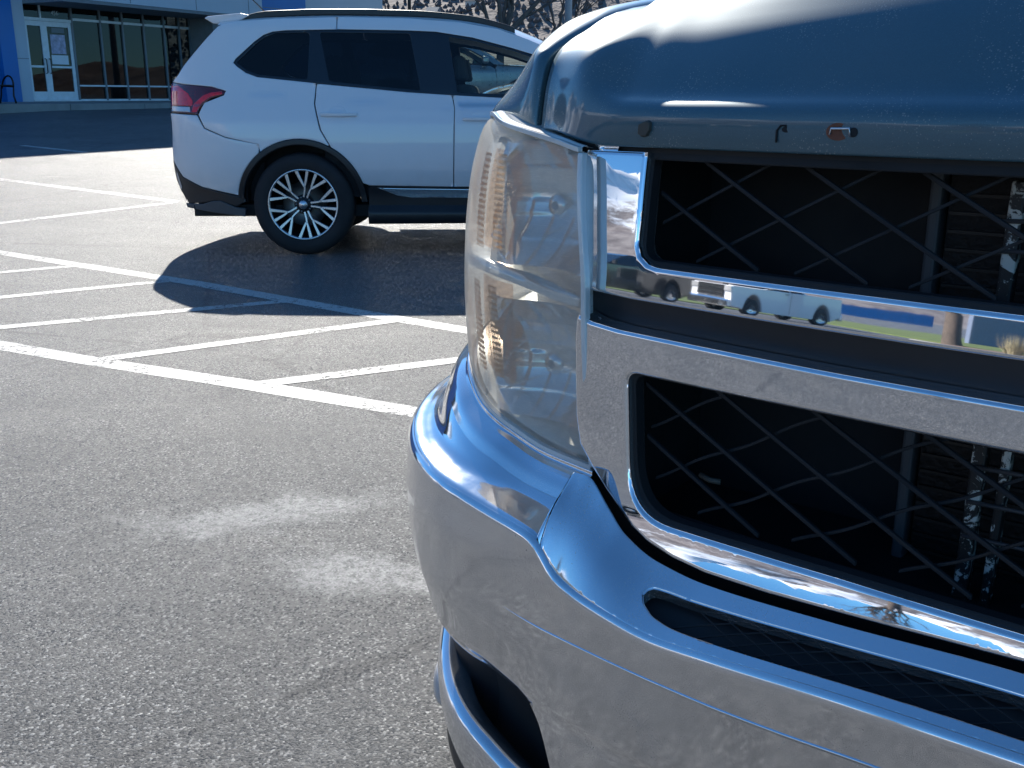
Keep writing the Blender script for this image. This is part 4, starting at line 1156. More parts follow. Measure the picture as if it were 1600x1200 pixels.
# roof, tailgate, hood: lofts between the two sides
def side_y(x, z): return .9-sinset(x, z)
def roof_f(c_, v_):
    x = -2.02+c_*2.3; z0 = ev(ROOFZ, x); y = side_y(x, min(z0, 1.6))*.995; t = v_*2-1
    return Vector((x-SX, y*t, z0+.058*(1-t**4)**.8*(1 if c_ < 1 else 1)))
grid('roof', 40, 30, roof_f, M['white'], suv)
def ws_f(c_, v_):
    x = .28+c_*.58; z0 = ev(ROOFZ, x); y = side_y(x, z0)*.99; t = v_*2-1
    return Vector((x-SX+.10*(1-t*t), y*t, z0+.055*(1-t**4)*(1-c_)+.005))
grid('windshield', 20, 20, ws_f, M['clear'], suv)
HZ = [(.70, 1.06), (.84, 1.055), (1.4, 1.02), (1.9, .93), (2.18, .80)]
grid('hood', 30, 20, lambda c_, v_: Vector((.72+c_*1.46-SX+.12*(1-(v_*2-1)**2)*c_, side_y(.72+c_*1.46, .9)*(v_*2-1), ev(HZ, .72+c_*1.46)+.05*(1-(v_*2-1)**2))), M['white'], suv)
FX = [(.25, 2.12), (.42, 2.2), (.62, 2.22), (.80, 2.18)]
grid('front_bumper', 10, 20, lambda c_, v_: Vector((ev(FX, .25+.55*c_)-SX+.14*(1-(v_*2-1)**2), side_y(2.18, .6)*(v_*2-1), .25+.57*c_)), M['black'], suv)
RX = [(.35, -2.32), (.45, -2.36), (.60, -2.405), (.83, -2.39), (.96, -2.40), (1.08, -2.41), (1.16, -2.40), (1.215, -2.335), (1.27, -2.285), (1.40, -2.16), (1.535, -2.02)]
def rear_f(z0, z1, push):
    def f(c_, v_):
        z = z0+(z1-z0)*c_; x = ev(RX, z); t = v_*2-1; y = side_y(x, z)*1.0
        return Vector((x-SX-.09*(1-t*t)-push, y*t, z))
    return f
grid('tailgate', 24, 24, rear_f(.35, 1.535, 0), M['white'], suv)
grid('rear_window', 12, 18, lambda c_, v_: rear_f(1.19, 1.515, .010)(c_, .03+.94*v_), M['dark_gloss'], suv)
# spoiler
sp = [(-2.13, 1.600), (-2.105, 1.612), (-1.86, 1.628), (-1.80, 1.615), (-1.86, 1.585), (-2.02, 1.560), (-2.07, 1.565)]
n_ = len(sp); vs_ = [(x-SX, s*(.60 if x < -2.0 else .66), z) for s in (-1, 1) for x, z in sp]
bevel(MB().add(vs_, [tuple(range(n_)), tuple(range(n_, 2*n_))[::-1]]+[(i, (i+1) % n_, n_+(i+1) % n_, n_+i) for i in range(n_)]).build('roof_spoiler', M['white'], suv), .008, 3)
MB().tube([(-2.36-SX, -.35, 1.205), (-2.40-SX, -.30, 1.235), (-2.40-SX, .15, 1.25)], .010, 8).build('rear_wiper', M['alu'], suv, True)
MB().tube([(-1.80-SX, -.05, 1.65), (-1.93-SX, -.05, 1.78), (-1.96-SX, -.05, 1.81)], [.006, .004, .002], 8).build('antenna', M['black'], suv, True)
# floor and cabin
MB().box((-2.25-SX, -.78, .26), (2.1-SX, .78, .34)).build('floor_pan', M['grime'], suv)
for nm, (a, b_) in dict(cargo_trim=((-2.15, -.70, .35), (-1.75, .70, 1.05)), dashboard=((.25, -.72, .75), (.6, .72, 1.06))).items():
    bevel(MB().box((a[0]-SX, a[1], a[2]), (b_[0]-SX, b_[1], b_[2])).build(nm, M['interior'], suv), .02)
def seat(x, y, w_=.24):
    o = MB().hexa([(x-.02, y-w_, .45), (x+.50, y-w_, .45), (x+.50, y+w_, .45), (x-.02, y+w_, .45)], [(x-.05, y-w_, .60), (x+.5, y-w_, .60), (x+.5, y+w_, .60), (x-.05, y+w_, .60)])
    o.hexa([(x-.10, y-w_, .50), (x+.08, y-w_, .50), (x+.08, y+w_, .50), (x-.10, y+w_, .50)], [(x-.28, y-w_*.8, 1.16), (x-.16, y-w_*.8, 1.16), (x-.16, y+w_*.8, 1.16), (x-.28, y+w_*.8, 1.16)])
    o.hexa([(x-.29, y-.13, 1.19), (x-.19, y-.13, 1.19), (x-.19, y+.13, 1.19), (x-.29, y+.13, 1.19)], [(x-.30, y-.10, 1.36), (x-.22, y-.10, 1.36), (x-.22, y+.10, 1.36), (x-.30, y+.10, 1.36)])
    bevel(o.build('seat', M['seat'], suv), .03, 3)
for y in (-.38, .38): seat(-.12-SX, y)
for y in (-.42, 0.02, .44): seat(-1.02-SX, y, .2)
mb = MB(); pts = [(.20-SX+.03*math.cos(t), .38+.18*math.sin(t), 1.02+.17*math.cos(t)) for t in frange(0, 2*math.pi, 24)]
mb.tube(pts, .014, 6, False); mb.tube([(.22-SX, .2, 1.02), (.22-SX, .56, 1.02)], .012, 6); mb.build('steering_wheel', M['black'], suv, True)
# alloy wheels
def alloy(loc, s, spin):
    root = empty('wheel', loc); root.parent = suv; r = .352
    a = Vector((0, s, 0))     # pointing inward from the visible face
    def P(rad, ang, dep): return Vector((rad*math.sin(ang), s*dep, rad*math.cos(ang)))
    MB().lathe([(.232, .012), (.240, .004), (.262, -.006), (.300, -.010), (.330, .0), (.346, .018), (.352, .045), (.352, .18), (.345, .21), (.32, .225), (.24, .225)], (0, 0, 0), a, 64).build('tyre', M['rubber'], root, True)
    MB().lathe([(.2315, .014), (.246, .002), (.246, -.003), (.240, -.006), (.233, -.003), (.228, .012)], (0, 0, 0), a, 64).build('rim_lip', M['rim'], root, True)
    MB().lathe([(.232, .012), (.222, .05), (.215, .19), (.05, .20)], (0, 0, 0), a, 48).build('rim_barrel', M['rim_dark'], root, True)
    MB().lathe([(.155, .075), (.157, .085), (.157, .10), (.06, .10)], (0, 0, 0), a, 40).build('brake_disc', M['brake'], root, True)
    MB().lathe([(.0001, -.002), (.028, .0), (.036, .010), (.060, .020), (.068, .032), (.068, .07)], (0, 0, 0), a, 30).build('hub', M['rim_dark'], root, True)
    MB().lathe([(.0001, -.008), (.026, -.006), (.031, .0), (.031, .01)], (0, 0, 0), a, 24).build('hub_cap', M['rim'], root, True)
    for k in range(5):
        pb = spin+2*math.pi*k/5
        MB().lathe([(.0001, .012), (.006, .013), (.0085, .018), (.0085, .03)], P(.050, pb+math.pi/5, 0), a, 8).build('lug_nut', M['brake'], root, True)
        for sg in (1, -1):
            # twin spoke that bends outward then forks at the rim
            def bar(pts, ws, m_, nm, d0):
                vs_ = []; 
                for i, (rad, ang) in enumerate(pts):
                    c0 = P(rad, ang, 0); q = P(*pts[min(i+1, len(pts)-1)], 0)-P(*pts[max(i-1, 0)], 0); q.normalize()
                    nn = Vector((q.z, 0, -q.x))*ws[i]/2; dep = d0+.016*(1-rad/.232)
                    for v_, dd in ((c0-nn, 0), (c0+nn, 0), (c0+nn*1.25, .03), (c0-nn*1.25, .03)): vs_.append(v_+Vector((0, s*(dep+dd), 0)))
                fs = []
                for i in range(len(pts)-1):
                    for j in range(4): fs.append((4*i+j, 4*i+(j+1) % 4, 4*i+4+(j+1) % 4, 4*i+4+j))
                fs += [(0, 1, 2, 3), tuple(4*(len(pts)-1)+j for j in (3, 2, 1, 0))]
                bevel(MB().add(vs_, fs).build(nm, m_, root), .002, 1)
            bar([(.050, pb+sg*.24), (.100, pb+sg*.17), (.135, pb+sg*.19)], [.014, .013, .012], M['rim'], 'spoke_root', .001)
            bar([(.128, pb+sg*.175), (.165, pb+sg*.150), (.234, pb+sg*.135)], [.013, .017, .022], M['rim'], 'spoke', -.002)
            bar([(.122, pb+sg*.20), (.155, pb+sg*.33), (.234, pb+sg*.47)], [.013, .017, .023], M['rim'], 'spoke', -.002)
for s in (1, -1):
    alloy((-1.455-SX, -s*.895, .352), s, .0+.31); alloy((1.215-SX, -s*.895, .352), s, .6)
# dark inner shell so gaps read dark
MB().box((-1.95-SX, -.80, .36), (-1.86-SX, .80, .9)).build('inner_shell', M['gap_black'], suv)
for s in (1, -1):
    MB().box((-1.30-SX, min(s*.80, s*.82), .40), (.66-SX, max(s*.80, s*.82), 1.05)).build('door_inner', M['gap_black'], suv)
    MB().box((-2.15-SX, min(s*.62, s*.64), .45), (-1.34-SX, max(s*.62, s*.64), 1.10)).build('body_inner', M['gap_black'], suv)

# ------------------------------------------------------------------ other parked vehicles
def recolour(root, frm, to):
    for o in root.children_recursive:
        if o.type == 'MESH' and o.data.materials and o.data.materials[0] == frm:
            o.material_slots[0].link = 'OBJECT'; o.material_slots[0].material = to
def parked(x, y, rz, paint, label, group=None):
    c_ = copy_tree(suv); c_.location = (x, y, g(x, y)); c_.rotation_euler = (0, 0, rz); c_['label'] = label
    if group: c_['group'] = group
    recolour(c_, M['white'], paint); return c_
dark_suv = parked(1.9, 13.6, R(180), M['black_paint'], 'black suv mostly hidden behind the white suv, only its sunlit roof edge showing')
silver = parked(-1.2, 22.5, R(8), M['silver_paint'], 'silver car glimpsed through the front window of the white suv')

def pickup(name, x, y, rz, paint, label, cat='pickup'):
    """crew pickup facing local +x, with parts"""
    t = empty(name, (x, y, g(x, y)), rz, label, cat)
    def side_prism(nm, prof, hw, m_, bv=.04, tumble=0, zref=1.1):
        n_ = len(prof)
        vs_ = [(px, s*(hw-tumble*max(0, pz-zref)), pz) for s in (-1, 1) for px, pz in prof]
        o = MB().add(vs_, [tuple(range(n_))[::-1], tuple(range(n_, 2*n_))]+[(i, (i+1) % n_, n_+(i+1) % n_, n_+i) for i in range(n_)]).build(nm, m_, t)
        if bv: bevel(o, bv, 3)
        return o
    ar = lambda cx: arc(cx, .42, .50, 0, 180, 10)
    body = [(2.85, .55), (2.88, .95), (2.80, 1.12), (1.25, 1.22), (-.95, 1.22), (-1.0, 1.30), (-2.95, 1.30), (-2.97, .62), (-2.45, .50)]+[(px, pz) for px, pz in arc(-1.90, .42, .48, 180, 0, 10)]+[(1.32, .42)]+arc(1.80, .42, .48, 180, 0, 10)+[(2.35, .50)]
    side_prism('body', body, 1.0, paint, .035)
    side_prism('cab', [(1.25, 1.20), (.55, 1.78), (.30, 1.86), (-.75, 1.88), (-.95, 1.80), (-1.0, 1.20)], .96, paint, .05, .25)
    for s in (-1, 1):
        y0 = s*.965
        def quad(nm, pts, m_, out=.004):
            mbb = MB(); k = len(pts)
            vs_ = [(px, s*(.96-.25*max(0, pz-1.1)+out), pz) for px, pz in pts]+[(px, s*(.96-.25*max(0, pz-1.1)-.01), pz) for px, pz in pts]
            mbb.add(vs_, [tuple(range(k)), tuple(range(k, 2*k))[::-1]]+[(i, (i+1) % k, k+(i+1) % k, k+i) for i in range(k)]).build(nm, m_, t)
        quad('side_window', [(1.02, 1.27), (.52, 1.70), (-.02, 1.76), (-.02, 1.27)], M['dark_gloss'])
        quad('side_window', [(-.10, 1.27), (-.10, 1.76), (-.72, 1.76), (-.85, 1.27)], M['dark_gloss'])
        MB().box((1.10, min(s*.98, s*1.18), 1.24), (1.20, max(s*.98, s*1.18), 1.46)).build('side_mirror', M['black'], t)
        MB().box((.10, min(s*1.0, s*1.02), 1.02), (.28, max(s*1.0, s*1.02), 1.05)).build('door_handle', M['black'], t)
        MB().box((2.70, min(s*.66, s*.985), .88), (2.905, max(s*.66, s*.985), 1.04)).build('headlight', M['clear_lens'], t)
        MB().box((-.06, min(s*1.0, s*1.003), .55), (-.045, max(s*1.0, s*1.003), 1.2)).build('door_seam', M['gap_black'], t)
    side_prism('windshield', [(1.19, 1.27), (.58, 1.76), (.60, 1.775), (1.22, 1.275)], .86, M['dark_gloss'], 0, .2)
    MB().box((2.86, -.64, .72), (2.92, .64, 1.08)).build('grille', M['black'], t)
    for z in (.78, .90, 1.02): MB().box((2.915, -.62, z), (2.935, .62, z+.03)).build('grille_bar', M['chrome_clean'], t)
    bevel(MB().box((2.80, -.98, .50), (3.02, .98, .70)).build('front_bumper', M['chrome_clean'], t), .04)
    bevel(MB().box((-3.15, -.95, .55), (-2.96, .95, .72)).build('rear_bumper', M['chrome_clean'], t), .03)
    for s in (-1, 1):
        for wx in (1.80, -1.90): wheel_generic((wx, s*.98, .40), (0, -s, 0), .40, .26, t)
    return t
HD = math.atan2(.88, .47)
pickup('pickup_truck', -23.5, -7.5, HD, M['white'], 'white pickup mirrored in the chrome bar of the grille, parked nose out')
p2 = pickup('pickup_truck', -24.5, -2.0, HD, M['black_paint'], 'black pickup truck mirrored in the chrome left of the white pickup')
p3 = parked(-27.0, 3.6, HD, M['black_paint'], 'black suv mirrored small in the chrome post, beyond the black pickup')
p4 = parked(-28.0, 9.6, HD, M['silver_paint'], 'silver suv mirrored in the chrome post at the far end of the row')

# ------------------------------------------------------------------ trees
def bare_tree(name, x, y, h, seed, label, spread=.9, r0=.14, levels=6, first=0):
    rnd = random.Random(seed); t = empty(name, (x, y, g(x, y) if y < 60 else hill_z(x, y)), 0, label, 'tree')
    trunk = MB(); crown = MB()
    def branch(p, d, L, r, lev):
        pts = [p]; dd = d.copy(); k = 4; rs = [r]
        for i in range(k):
            dd = (dd+Vector((rnd.gauss(0, .09), rnd.gauss(0, .09), .05))).normalized(); pts.append(pts[-1]+dd*L/k); rs.append(r*(1-.35*(i+1)/k))
        (trunk if lev == 0 else crown).tube(pts, rs, 6 if lev < 2 else 3, False)
        if lev >= levels: return
        nb = (6 if first and lev == 0 else 3) if lev < 4 else 2
        for j in range(nb+(1 if rnd.random() < .4 else 0)):
            a = rnd.uniform(0, 2*math.pi); sp_ = rnd.uniform(.25, .65)*spread
            side = dd.orthogonal().normalized(); side.rotate(Matrix.Rotation(a, 3, dd).to_quaternion())
            nd = (dd*math.cos(sp_)+side*math.sin(sp_)+Vector((0, 0, .10))).normalized()
            at = pts[-1] if j < 2 else pts[rnd.randint(2, 4)]
            branch(at, nd, (L if lev or not first else h*.22)*rnd.uniform(.62, .85), rs[-1]*rnd.uniform(.6, .85), lev+1)
    branch(Vector((0, 0, 0)), Vector((0, 0, 1)), first or h*.26, r0, 0)
    trunk.build('trunk', M['bark'], t, True); crown.build('branches', M['bark'], t, True)
    return t
bare_tree('bare_tree', -.3, 27, 9.0, 4, 'large bare tree with its trunk rising behind the roof of the white suv', 1.0, .15, 6, 1.7)
bare_tree('bare_tree', 1.4, 34, 8.0, 9, 'thinner bare tree behind and right of the large bare tree', 1.0, .12, 6, 1.7)
bare_tree('bare_tree', -21.5, -13.6, 7.0, 12, 'bare tree with thick trunk on the mulch island, seen in the chrome bar', .9, .42, 5)

# ------------------------------------------------------------------ light poles
def pole(x, y, r, h, m, label, arm):
    t = empty('light_pole', (x, y, g(x, y)), 0, label, 'pole')
    MB().tube([(0, 0, 0), (0, 0, .6)], r*2.2, 16).build('base', M['concrete'], t, True)
    MB().tube([(0, 0, .6), (0, 0, h)], [r, r*.7], 14).build('shaft', m, t, True)
    MB().tube([(0, 0, h-.1), (arm, 0, h+.05)], r*.4, 8).build('arm', m, t, True)
    bevel(MB().box((arm, -.15, h), (arm+.55*(1 if arm > 0 else -1), .15, h+.12) if arm > 0 else (arm, .15, h+.12)).build('lamp_head', m, t), .02) if arm > 0 else bevel(MB().box((arm-.55, -.15, h), (arm, .15, h+.12)).build('lamp_head', m, t), .02)
pole(-1.98, 21, .035, 7.5, M['pole_dark'], 'thin dark pole standing behind the white suv roof', .8)
pole(1.66, 32, .12, 9, M['pole'], 'thick pale light pole between the bare trees and the truck fender', -1.2)

# ------------------------------------------------------------------ dealership building
FD = Vector((.455, .8905, 0)).normalized(); FN = Vector((.8905, -.455, 0)).normalized()
bld = empty('dealership_building', (-11.9, 26, 0), 0, 'car dealership with blue panels, pale columns and a dark glass storefront in shade', 'building')
def B3(t, d, z): p = FD*t+FN*d; return Vector((p.x, p.y, z))
def bbox(name, t0, t1, d0, d1, z0, z1, m, parent=None, bv=0):
    lo = [B3(t0, d0, z0), B3(t1, d0, z0), B3(t1, d1, z0), B3(t0, d1, z0)]; hi = [v_+Vector((0, 0, z1-z0)) for v_ in lo]
    o = MB().hexa(lo, hi).build(name, m, parent or bld)
    if bv: bevel(o, bv)
    return o
# side column and walls
bbox('blue_wall', -9, -.20, -.2, .04, .9, 8, M['wall_blue'])
for z in (1.95, 3.05): bbox('panel_joint', -9, -.20, .041, .046, z, z+.02, M['frame'])
bbox('blue_pilaster', -.62, -.205, .047, .16, .9, 8, M['wall_blue'])
bbox('white_column', -.20, .16, -.1, .10, .9, 8, M['wall_white'])
bbox('panel_joint', -.20, .16, .101, .104, 1.95, 1.965, M['frame'])
bbox('upper_wall', .161, 7.2, .0, 1.5, 3.30, 8, M['wall_white'])
bbox('soffit', .161, 5.9, -.02, 1.49, 3.22, 3.297, M['soffit'])
for t in (2.2, 4.5, 6.6): bbox('panel_joint', t, t+.02, 1.501, 1.505, 3.32, 9, M['frame'])
bbox('end_wall', 5.74, 7.2, -.1, .9, .9, 3.297, M['soffit'])
bbox('pale_pier', 6.6, 7.35, .901, 1.5, .9, 3.297, M['wall_white'])
bbox('blue_sign_wall', 7.36, 9.75, .2, 1.1, .9, 8, M['wall_blue'])
for z in (3.62, 2.4): bbox('panel_joint', 7.4, 9.7, 1.101, 1.105, z, z+.02, M['frame'])
bbox('pale_wing_wall', 9.76, 14.5, .0, .8, .9, 5, M['wall_white'])
bbox('roof', -9, 14, -9, .0, 5.0, 5.3, M['soffit'])
bbox('back_wall', -9, 14, -9.2, -9, .6, 5.0, M['inner'])
bbox('showroom_floor', .2, 5.7, -8.9, -.07, .90, .955, M['inner_floor'])
bbox('showroom_partition', .2, 5.7, -4.2, -4.1, .956, 3.2, M['inner'])
cpts = [(-15.7-bld.location.x, 21.9-26), (5.0-bld.location.x, 37.9-26), (-3.0-bld.location.x, 46-26), (-22-bld.location.x, 30-26)]  # unseen canopy added, front edge shaped to cast the shadow line on the lot
MB().hexa([(x, y, 8.6) for x, y in cpts], [(x, y, 9.0) for x, y in cpts]).build('shadow_canopy', M['wall_white'], bld)
for x, y in ((-22-bld.location.x, 0), (4, 13)):  # unseen posts added under the shadow-casting canopy
    MB().box((x, y, .5), (x+.3, y+.3, 8.6)).build('shadow_canopy_column', M['wall_white'], bld)
# storefront frames: each mullion and rail a part, each pane a part
MULL = [.66, 1.63, 2.55, 3.17, 4.31, 5.23, 5.70]
mull = [1.60, 2.50, 3.24, 3.98, 4.72, 5.30, 5.72]
for t in mull: bbox('mullion', t-.03, t+.03, -.05, .05, .975, 3.22, M['frame'], bv=.004)
bbox('storefront_rail', 1.631, 5.72, -.04, .04, .955, 1.01, M['alu'])
for t0, t1 in zip(mull, mull[1:]):
    bbox('storefront_rail', t0+.031, t1-.031, -.04, .04, 1.32, 1.36, M['alu']); bbox('storefront_rail', t0+.031, t1-.031, -.04, .04, 2.92, 2.98, M['alu'])
    for z0, z1 in ((1.012, 1.318), (1.362, 2.918), (2.982, 3.22)): bbox('window_pane', t0+.031, t1-.031, -.006, .006, z0, z1, M['storeglass'])
bbox('door_header', .17, 1.569, -.05, .05, 2.86, 2.93, M['alu'])
for t0, t1 in ((.18, .66), (.70, 1.56)): bbox('transom_pane', t0, t1, -.006, .006, 2.931, 3.22, M['storeglass'])
bbox('mullion', .661, .699, -.04, .04, 2.931, 3.22, M['alu'])
def door(t0, t1, hs, swing=0):
    d = empty('entrance_door', (0, 0, 0)); d.parent = bld
    bbox('door_stile', t0, t0+.09, -.03, .03, .99, 2.855, M['alu'], d); bbox('door_stile', t1-.09, t1, -.03, .03, .99, 2.855, M['alu'], d)
    bbox('door_rail', t0+.091, t1-.091, -.028, .028, .99, 1.19, M['alu'], d); bbox('door_rail', t0+.091, t1-.091, -.028, .028, 2.74, 2.855, M['alu'], d)
    bbox('door_rail', t0+.091, t1-.091, -.028, .028, 1.76, 1.81, M['alu'], d)
    bbox('glass_pane', t0+.091, t1-.091, -.006, .006, 1.191, 1.759, M['storeglass'], d); bbox('glass_pane', t0+.091, t1-.091, -.006, .006, 1.811, 2.739, M['storeglass'], d)
    h = t1-.06 if hs > 0 else t0+.06
    p0 = B3(h, .07, 1.62); MB().tube([B3(h, .03, 1.62), B3(h, .08, 1.65), B3(h, .08, 1.95), B3(h, .03, 1.98)], .012, 8).build('pull_handle', M['iron'], d, True)
door(.17, .74, 1); door(.742, 1.568, -1)
bbox('threshold', .161, 1.60, -.1, .12, .955, .988, M['alu'])
def txt(body, t, d, z, size, m, name, parent):
    cu = bpy.data.curves.new(name, 'FONT'); cu.body = body; cu.size = size; cu.extrude = .002; cu.align_x = 'CENTER'
    o = bpy.data.objects.new(name, cu); C.objects.link(o)
    dg = bpy.context.evaluated_depsgraph_get(); me = bpy.data.meshes.new_from_object(o.evaluated_get(dg)); bpy.data.objects.remove(o)
    me.materials.clear(); me.materials.append(m)
    o = bpy.data.objects.new(name, me); C.objects.link(o); o.parent = parent
    xa = FD; za = Vector((0, 0, 1)); 
    o.matrix_local = Matrix.Translation(B3(t, d, z)) @ Matrix(((xa.x, 0, FN.x), (xa.y, 0, FN.y), (0, 1, 0))).to_4x4()
    return o
txt('456', 1.13, .012, 3.02, .14, M['paper'], 'door_number', bld)
# notices in the door, furniture inside
bbox('door_poster', .92, 1.36, .008, .012, 2.10, 2.56, M['poster']); bbox('door_notice', .90, 1.40, .008, .012, 1.85, 2.07, M['paper'])
bbox('door_notice', .98, 1.36, .008, .012, 2.60, 2.72, M['frame'])
tag(bbox('display_stand', 2.62, 3.06, -1.1, -.85, .956, 2.35, M['kiosk']), 'tall dark blue display stand inside the storefront', 'display stand')
tag(bbox('wall_screen', 3.2, 3.62, -1.3, -1.24, 2.15, 2.50, M['paper']), 'pale sheet behind the storefront glass, beside the blue display stand', 'poster')
tag(bbox('wall_screen', 3.75, 4.25, -1.3, -1.24, 2.15, 2.50, M['paper']), 'second pale sheet behind the storefront glass, right of the first one', 'poster')
for nm in ('display_stand', 'wall_screen', 'wall_screen.001'):
    o = bpy.data.objects[nm]; o.parent = None; o.location = bld.location
def chair(t, d, label):
    c_ = empty('office_chair', tuple(Vector((-11.9, 26, 0))+B3(t, d, .956)), math.atan2(FD.y, FD.x), label, 'chair', 'chairs inside the storefront')
    bevel(MB().box((-.25, -.25, .42), (.25, .25, .52)).build('seat', M['kiosk'], c_), .03); bevel(MB().box((-.25, .2, .5), (.25, .28, 1.0)).build('backrest', M['kiosk'], c_), .03)
    for a in (-.2, .2):
        for b_ in (-.2, .2): MB().tube([(a, b_, 0), (a, b_, .42)], .015, 6).build('leg', M['iron'], c_)
chair(1.95, -.9, 'dark chair inside the storefront just right of the doors'); chair(2.38, -1.0, 'dark chair inside the storefront next to the blue display stand')
# sidewalk with kerb
o_ = Vector((-11.9, 26, 0))
def walk(t0, t1, d0, d1, z0, z1, name):
    sk = lambda t, d: d if d < .5 else d-.85+.17*max(-3, min(t, 6))
    lo = [o_+B3(t0, sk(t0, d0), .2), o_+B3(t1, sk(t1, d0), .2), o_+B3(t1, sk(t1, d1), .2), o_+B3(t0, sk(t0, d1), .2)]
    hi = [Vector((p.x, p.y, z)) for p, z in zip(lo, (z0, z0, z1, z1))]
    tag(MB().hexa(lo, hi).build(name, M['concrete']), kind='structure')
k = -10
while k < 24:
    walk(k, k+1.98, .16, 2.25, .95, .91, 'sidewalk'); walk(k, k+1.98, 2.256, 2.40, .91, .905, 'kerb'); k += 2
walk(-10, 24, -.3, .155, .93, .93, 'sidewalk')

# bench
bench = empty('bench', tuple(o_+B3(-2.15, 1.35, .925)), math.atan2(FD.y, FD.x), 'black iron bench with curved arms in front of the blue wall', 'bench')
for x in (-.78, .70):
    bf = MB().tube([(x, -.28, 0), (x, -.22, .18), (x, -.25, .40), (x, .2, .42), (x, .24, .2), (x, .32, 0)], .022, 8)
    bf.build('leg_frame', M['iron'], bench, True)
    pts = [(x, -.25+.42*(1-math.cos(t))/2-.06*math.sin(t), .40+.26*math.sin(t)) for t in frange(0, math.pi*1.05, 16)]
    MB().tube(pts, .022, 8).build('armrest', M['iron'], bench, True)
for i in range(6): MB().box((-.80, -.26+.08*i, .425), (.72, -.20+.08*i, .445)).build('seat_slat', M['iron'], bench)
for i in range(6): MB().hexa([(-.80, .22+.015*i, .50+.075*i), (.72, .22+.015*i, .50+.075*i), (.72, .24+.015*i, .50+.075*i), (-.80, .24+.015*i, .50+.075*i)], [(-.80, .232+.015*i, .55+.075*i), (.72, .232+.015*i, .55+.075*i), (.72, .252+.015*i, .55+.075*i), (-.80, .252+.015*i, .55+.075*i)]).build('back_slat', M['iron'], bench)

bench.scale = (.9, .9, .9)
# ------------------------------------------------------------------ hillside houses
rnd = random.Random(5)
def screen(x, y, z):
    c_, s_ = math.cos(R(15.7)), math.sin(R(15.7)); d = y*c_-(z-H)*s_; v_ = y*s_+(z-H)*c_
    return 800+1600*x/d, 600-1600*v_/d
spots = []
for i in range(4000):
    y = rnd.uniform(235, 340); x = y*rnd.uniform(-.24, .12); z = hill_z(x, y); px, py = screen(x, y, z+2)
    if not (525 < px < 985 and -25 < py < (16 if px < 700 else 45)): continue
    if all(abs(px-a)+2*abs(py-b_) > 58 for a, b_, *_ in spots): spots.append((px, py, x, y, z))
spots.sort()
ordn = ['first', 'second', 'third', 'fourth', 'fifth', 'sixth', 'seventh', 'eighth', 'ninth', 'tenth', 'eleventh', 'twelfth', 'thirteenth', 'fourteenth', 'fifteenth', 'sixteenth', 'seventeenth', 'eighteenth', 'nineteenth', 'twentieth']
zones = [(525, 640, 'hillside house left of the thin dark pole'), (640, 780, 'hillside house between the dark pole and the bare tree trunk'), (780, 886, 'hillside house between the tree trunk and pale light pole'), (886, 990, 'hillside house right of the pale light pole')]
for a_, b2, txt_ in zones:
    for k_, (px, py, x, y, z) in enumerate([q for q in spots if a_ <= q[0] < b2][:20]):
        hr = rnd.random() < .5
        w_, d_, hh = rnd.uniform(2.2, 4.2), rnd.uniform(2.2, 3.4), rnd.uniform(1.0, 1.8)
        hs_ = empty('house', (x, y, z-.6), rnd.uniform(-.5, .5), '%s %s, %s roof' % (ordn[k_], txt_.replace('hillside house', 'hillside house from the left,', 1) if 0 else txt_, 'brown' if hr else 'pale'), 'house', 'houses on the hillside')
        MB().box((-w_/2, -d_/2, 0), (w_/2, d_/2, hh)).build('wall', M['house_wall'], hs_)
        MB().add([(-w_/2-.3, -d_/2-.3, hh), (w_/2+.3, -d_/2-.3, hh), (w_/2+.3, d_/2+.3, hh), (-w_/2-.3, d_/2+.3, hh), (-w_/2-.3, 0, hh+1.1), (w_/2+.3, 0, hh+1.1)], [(0, 1, 5, 4), (2, 3, 4, 5), (0, 4, 3), (1, 2, 5), (0, 3, 2, 1)]).build('roof', M['house_roof'] if hr else M['concrete'], hs_)
# scrub on the hillside
sm = MB(); rnd = random.Random(8)
for i in range(9000):
    y = 190+420*rnd.random()**1.3; x = y*rnd.uniform(-.32, .22); z = hill_z(x, y); r_ = rnd.uniform(.25, .8)
    vs_ = [(x+r_*rnd.uniform(.6, 1.2)*math.cos(a), y+r_*rnd.uniform(.6, 1.2)*math.sin(a), z+rnd.uniform(0, .5)*r_) for a in (0, 1.26, 2.5, 3.8, 5.0)]+[(x, y, z+r_*rnd.uniform(.9, 1.6)), (x, y, z-1)]
    sm.add(vs_, [(j, (j+1) % 5, 5) for j in range(5)]+[((j+1) % 5, j, 6) for j in range(5)])
tag(sm.build('hillside_scrub', M['scrub']), 'bare brown scrub scattered over the hillside', 'scrub', kind='stuff')

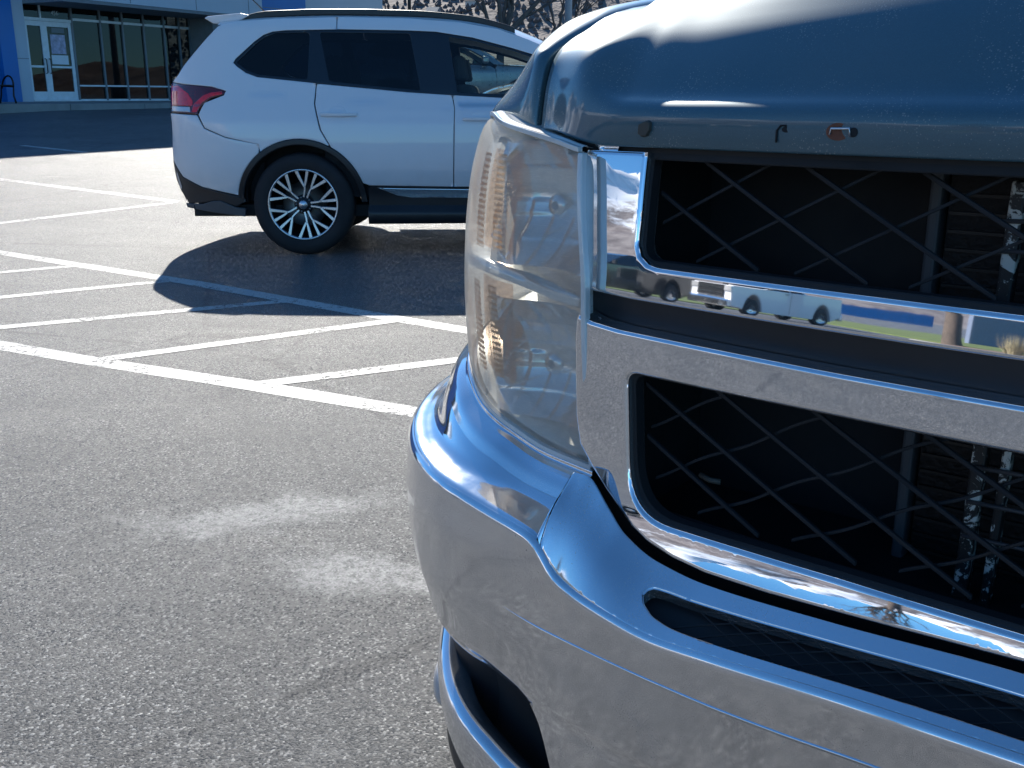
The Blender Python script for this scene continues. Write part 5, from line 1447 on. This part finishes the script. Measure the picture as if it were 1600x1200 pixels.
# ------------------------------------------------------------------ what the chrome mirrors on the left
def slab(name, pts, z0, z1, m, label=None, kind='structure', cat=None):
    k = len(pts); vs_ = [(x, y, z0) for x, y in pts]+[(x, y, z1) for x, y in pts]
    o = MB().add(vs_, [tuple(range(k))[::-1], tuple(range(k, 2*k))]+[(i, (i+1) % k, k+(i+1) % k, k+i) for i in range(k)]).build(name, m)
    return tag(o, label, cat, kind=kind)
isl = fillet([(-11.5, -14), (-11.5, -9.6), (-19.9, -11.2), (-19.9, -24), (-11.5, -24)], {1: 1.2}, 8)
slab('planting_island', isl, .0, .10, M['mulch'], 'brown mulch planting island')
def kerb_run(pts, wd=.16):
    mb = MB(); P_ = [Vector((x, y, .075)) for x, y in pts]
    for i in range(len(P_)-1):
        d = (P_[i+1]-P_[i]).normalized(); n_ = Vector((-d.y, d.x, 0))*wd/2
        mb.hexa([P_[i]-n_-Vector((0, 0, .08)), P_[i+1]-n_-Vector((0, 0, .08)), P_[i+1]+n_-Vector((0, 0, .08)), P_[i]+n_-Vector((0, 0, .08))], [P_[i]-n_+Vector((0, 0, .07)), P_[i+1]-n_+Vector((0, 0, .07)), P_[i+1]+n_+Vector((0, 0, .07)), P_[i]+n_+Vector((0, 0, .07))])
    tag(mb.build('kerb', M['concrete']), kind='structure')
kerb_run([(-11.4, -24), (-11.4, -10.9), (-11.7, -9.9), (-12.6, -9.7), (-19.9, -11.1)])
slab('lawn', [(-70, -80), (-70, 12), (-34, 12), (-34, -14), (-20, -14), (-20, -80)], .0, .08, M['grass'], 'dull green lawn')
slab('garden_wall', [(-36, -60), (-36, -24), (-35.6, -24), (-35.6, -60)], 0, 2.2, M['greyblue'], 'long low grey blue wall beyond the lawn', None, 'wall')
slab('banner_fence', [(-38, -23), (-38, -10), (-37.9, -10), (-37.9, -23)], .7, 1.15, M['bluewrap'], 'low bright blue banner fence beyond the lawn', None, 'fence')
def tuft(x, y, h, label):
    mb = MB(); rr = random.Random(int(x*10))
    for i in range(260):
        a = rr.uniform(0, 6.28); r_ = rr.uniform(0, .25); L = h*rr.uniform(.6, 1); lean = rr.uniform(.2, .9)
        p = Vector((r_*math.cos(a), r_*math.sin(a), 0)); q = p+Vector((math.cos(a)*lean*L*.6, math.sin(a)*lean*L*.6, L)); m_ = p.lerp(q, .5)+Vector((0, 0, .12*L)); n_ = Vector((-math.sin(a), math.cos(a), 0))*.012
        mb.add([p-n_, p+n_, m_+n_, m_-n_, q], [(0, 1, 2, 3), (3, 2, 4)])
    o = mb.build('grass_tuft', M['straw']); o.location = (x, y, .1); tag(o, label, 'plant')
tuft(-13.4, -13.4, .9, 'straw coloured ornamental grass on the mulch island')
tuft(-17.0, -12.6, .8, 'smaller straw coloured grass clump further back on the island')
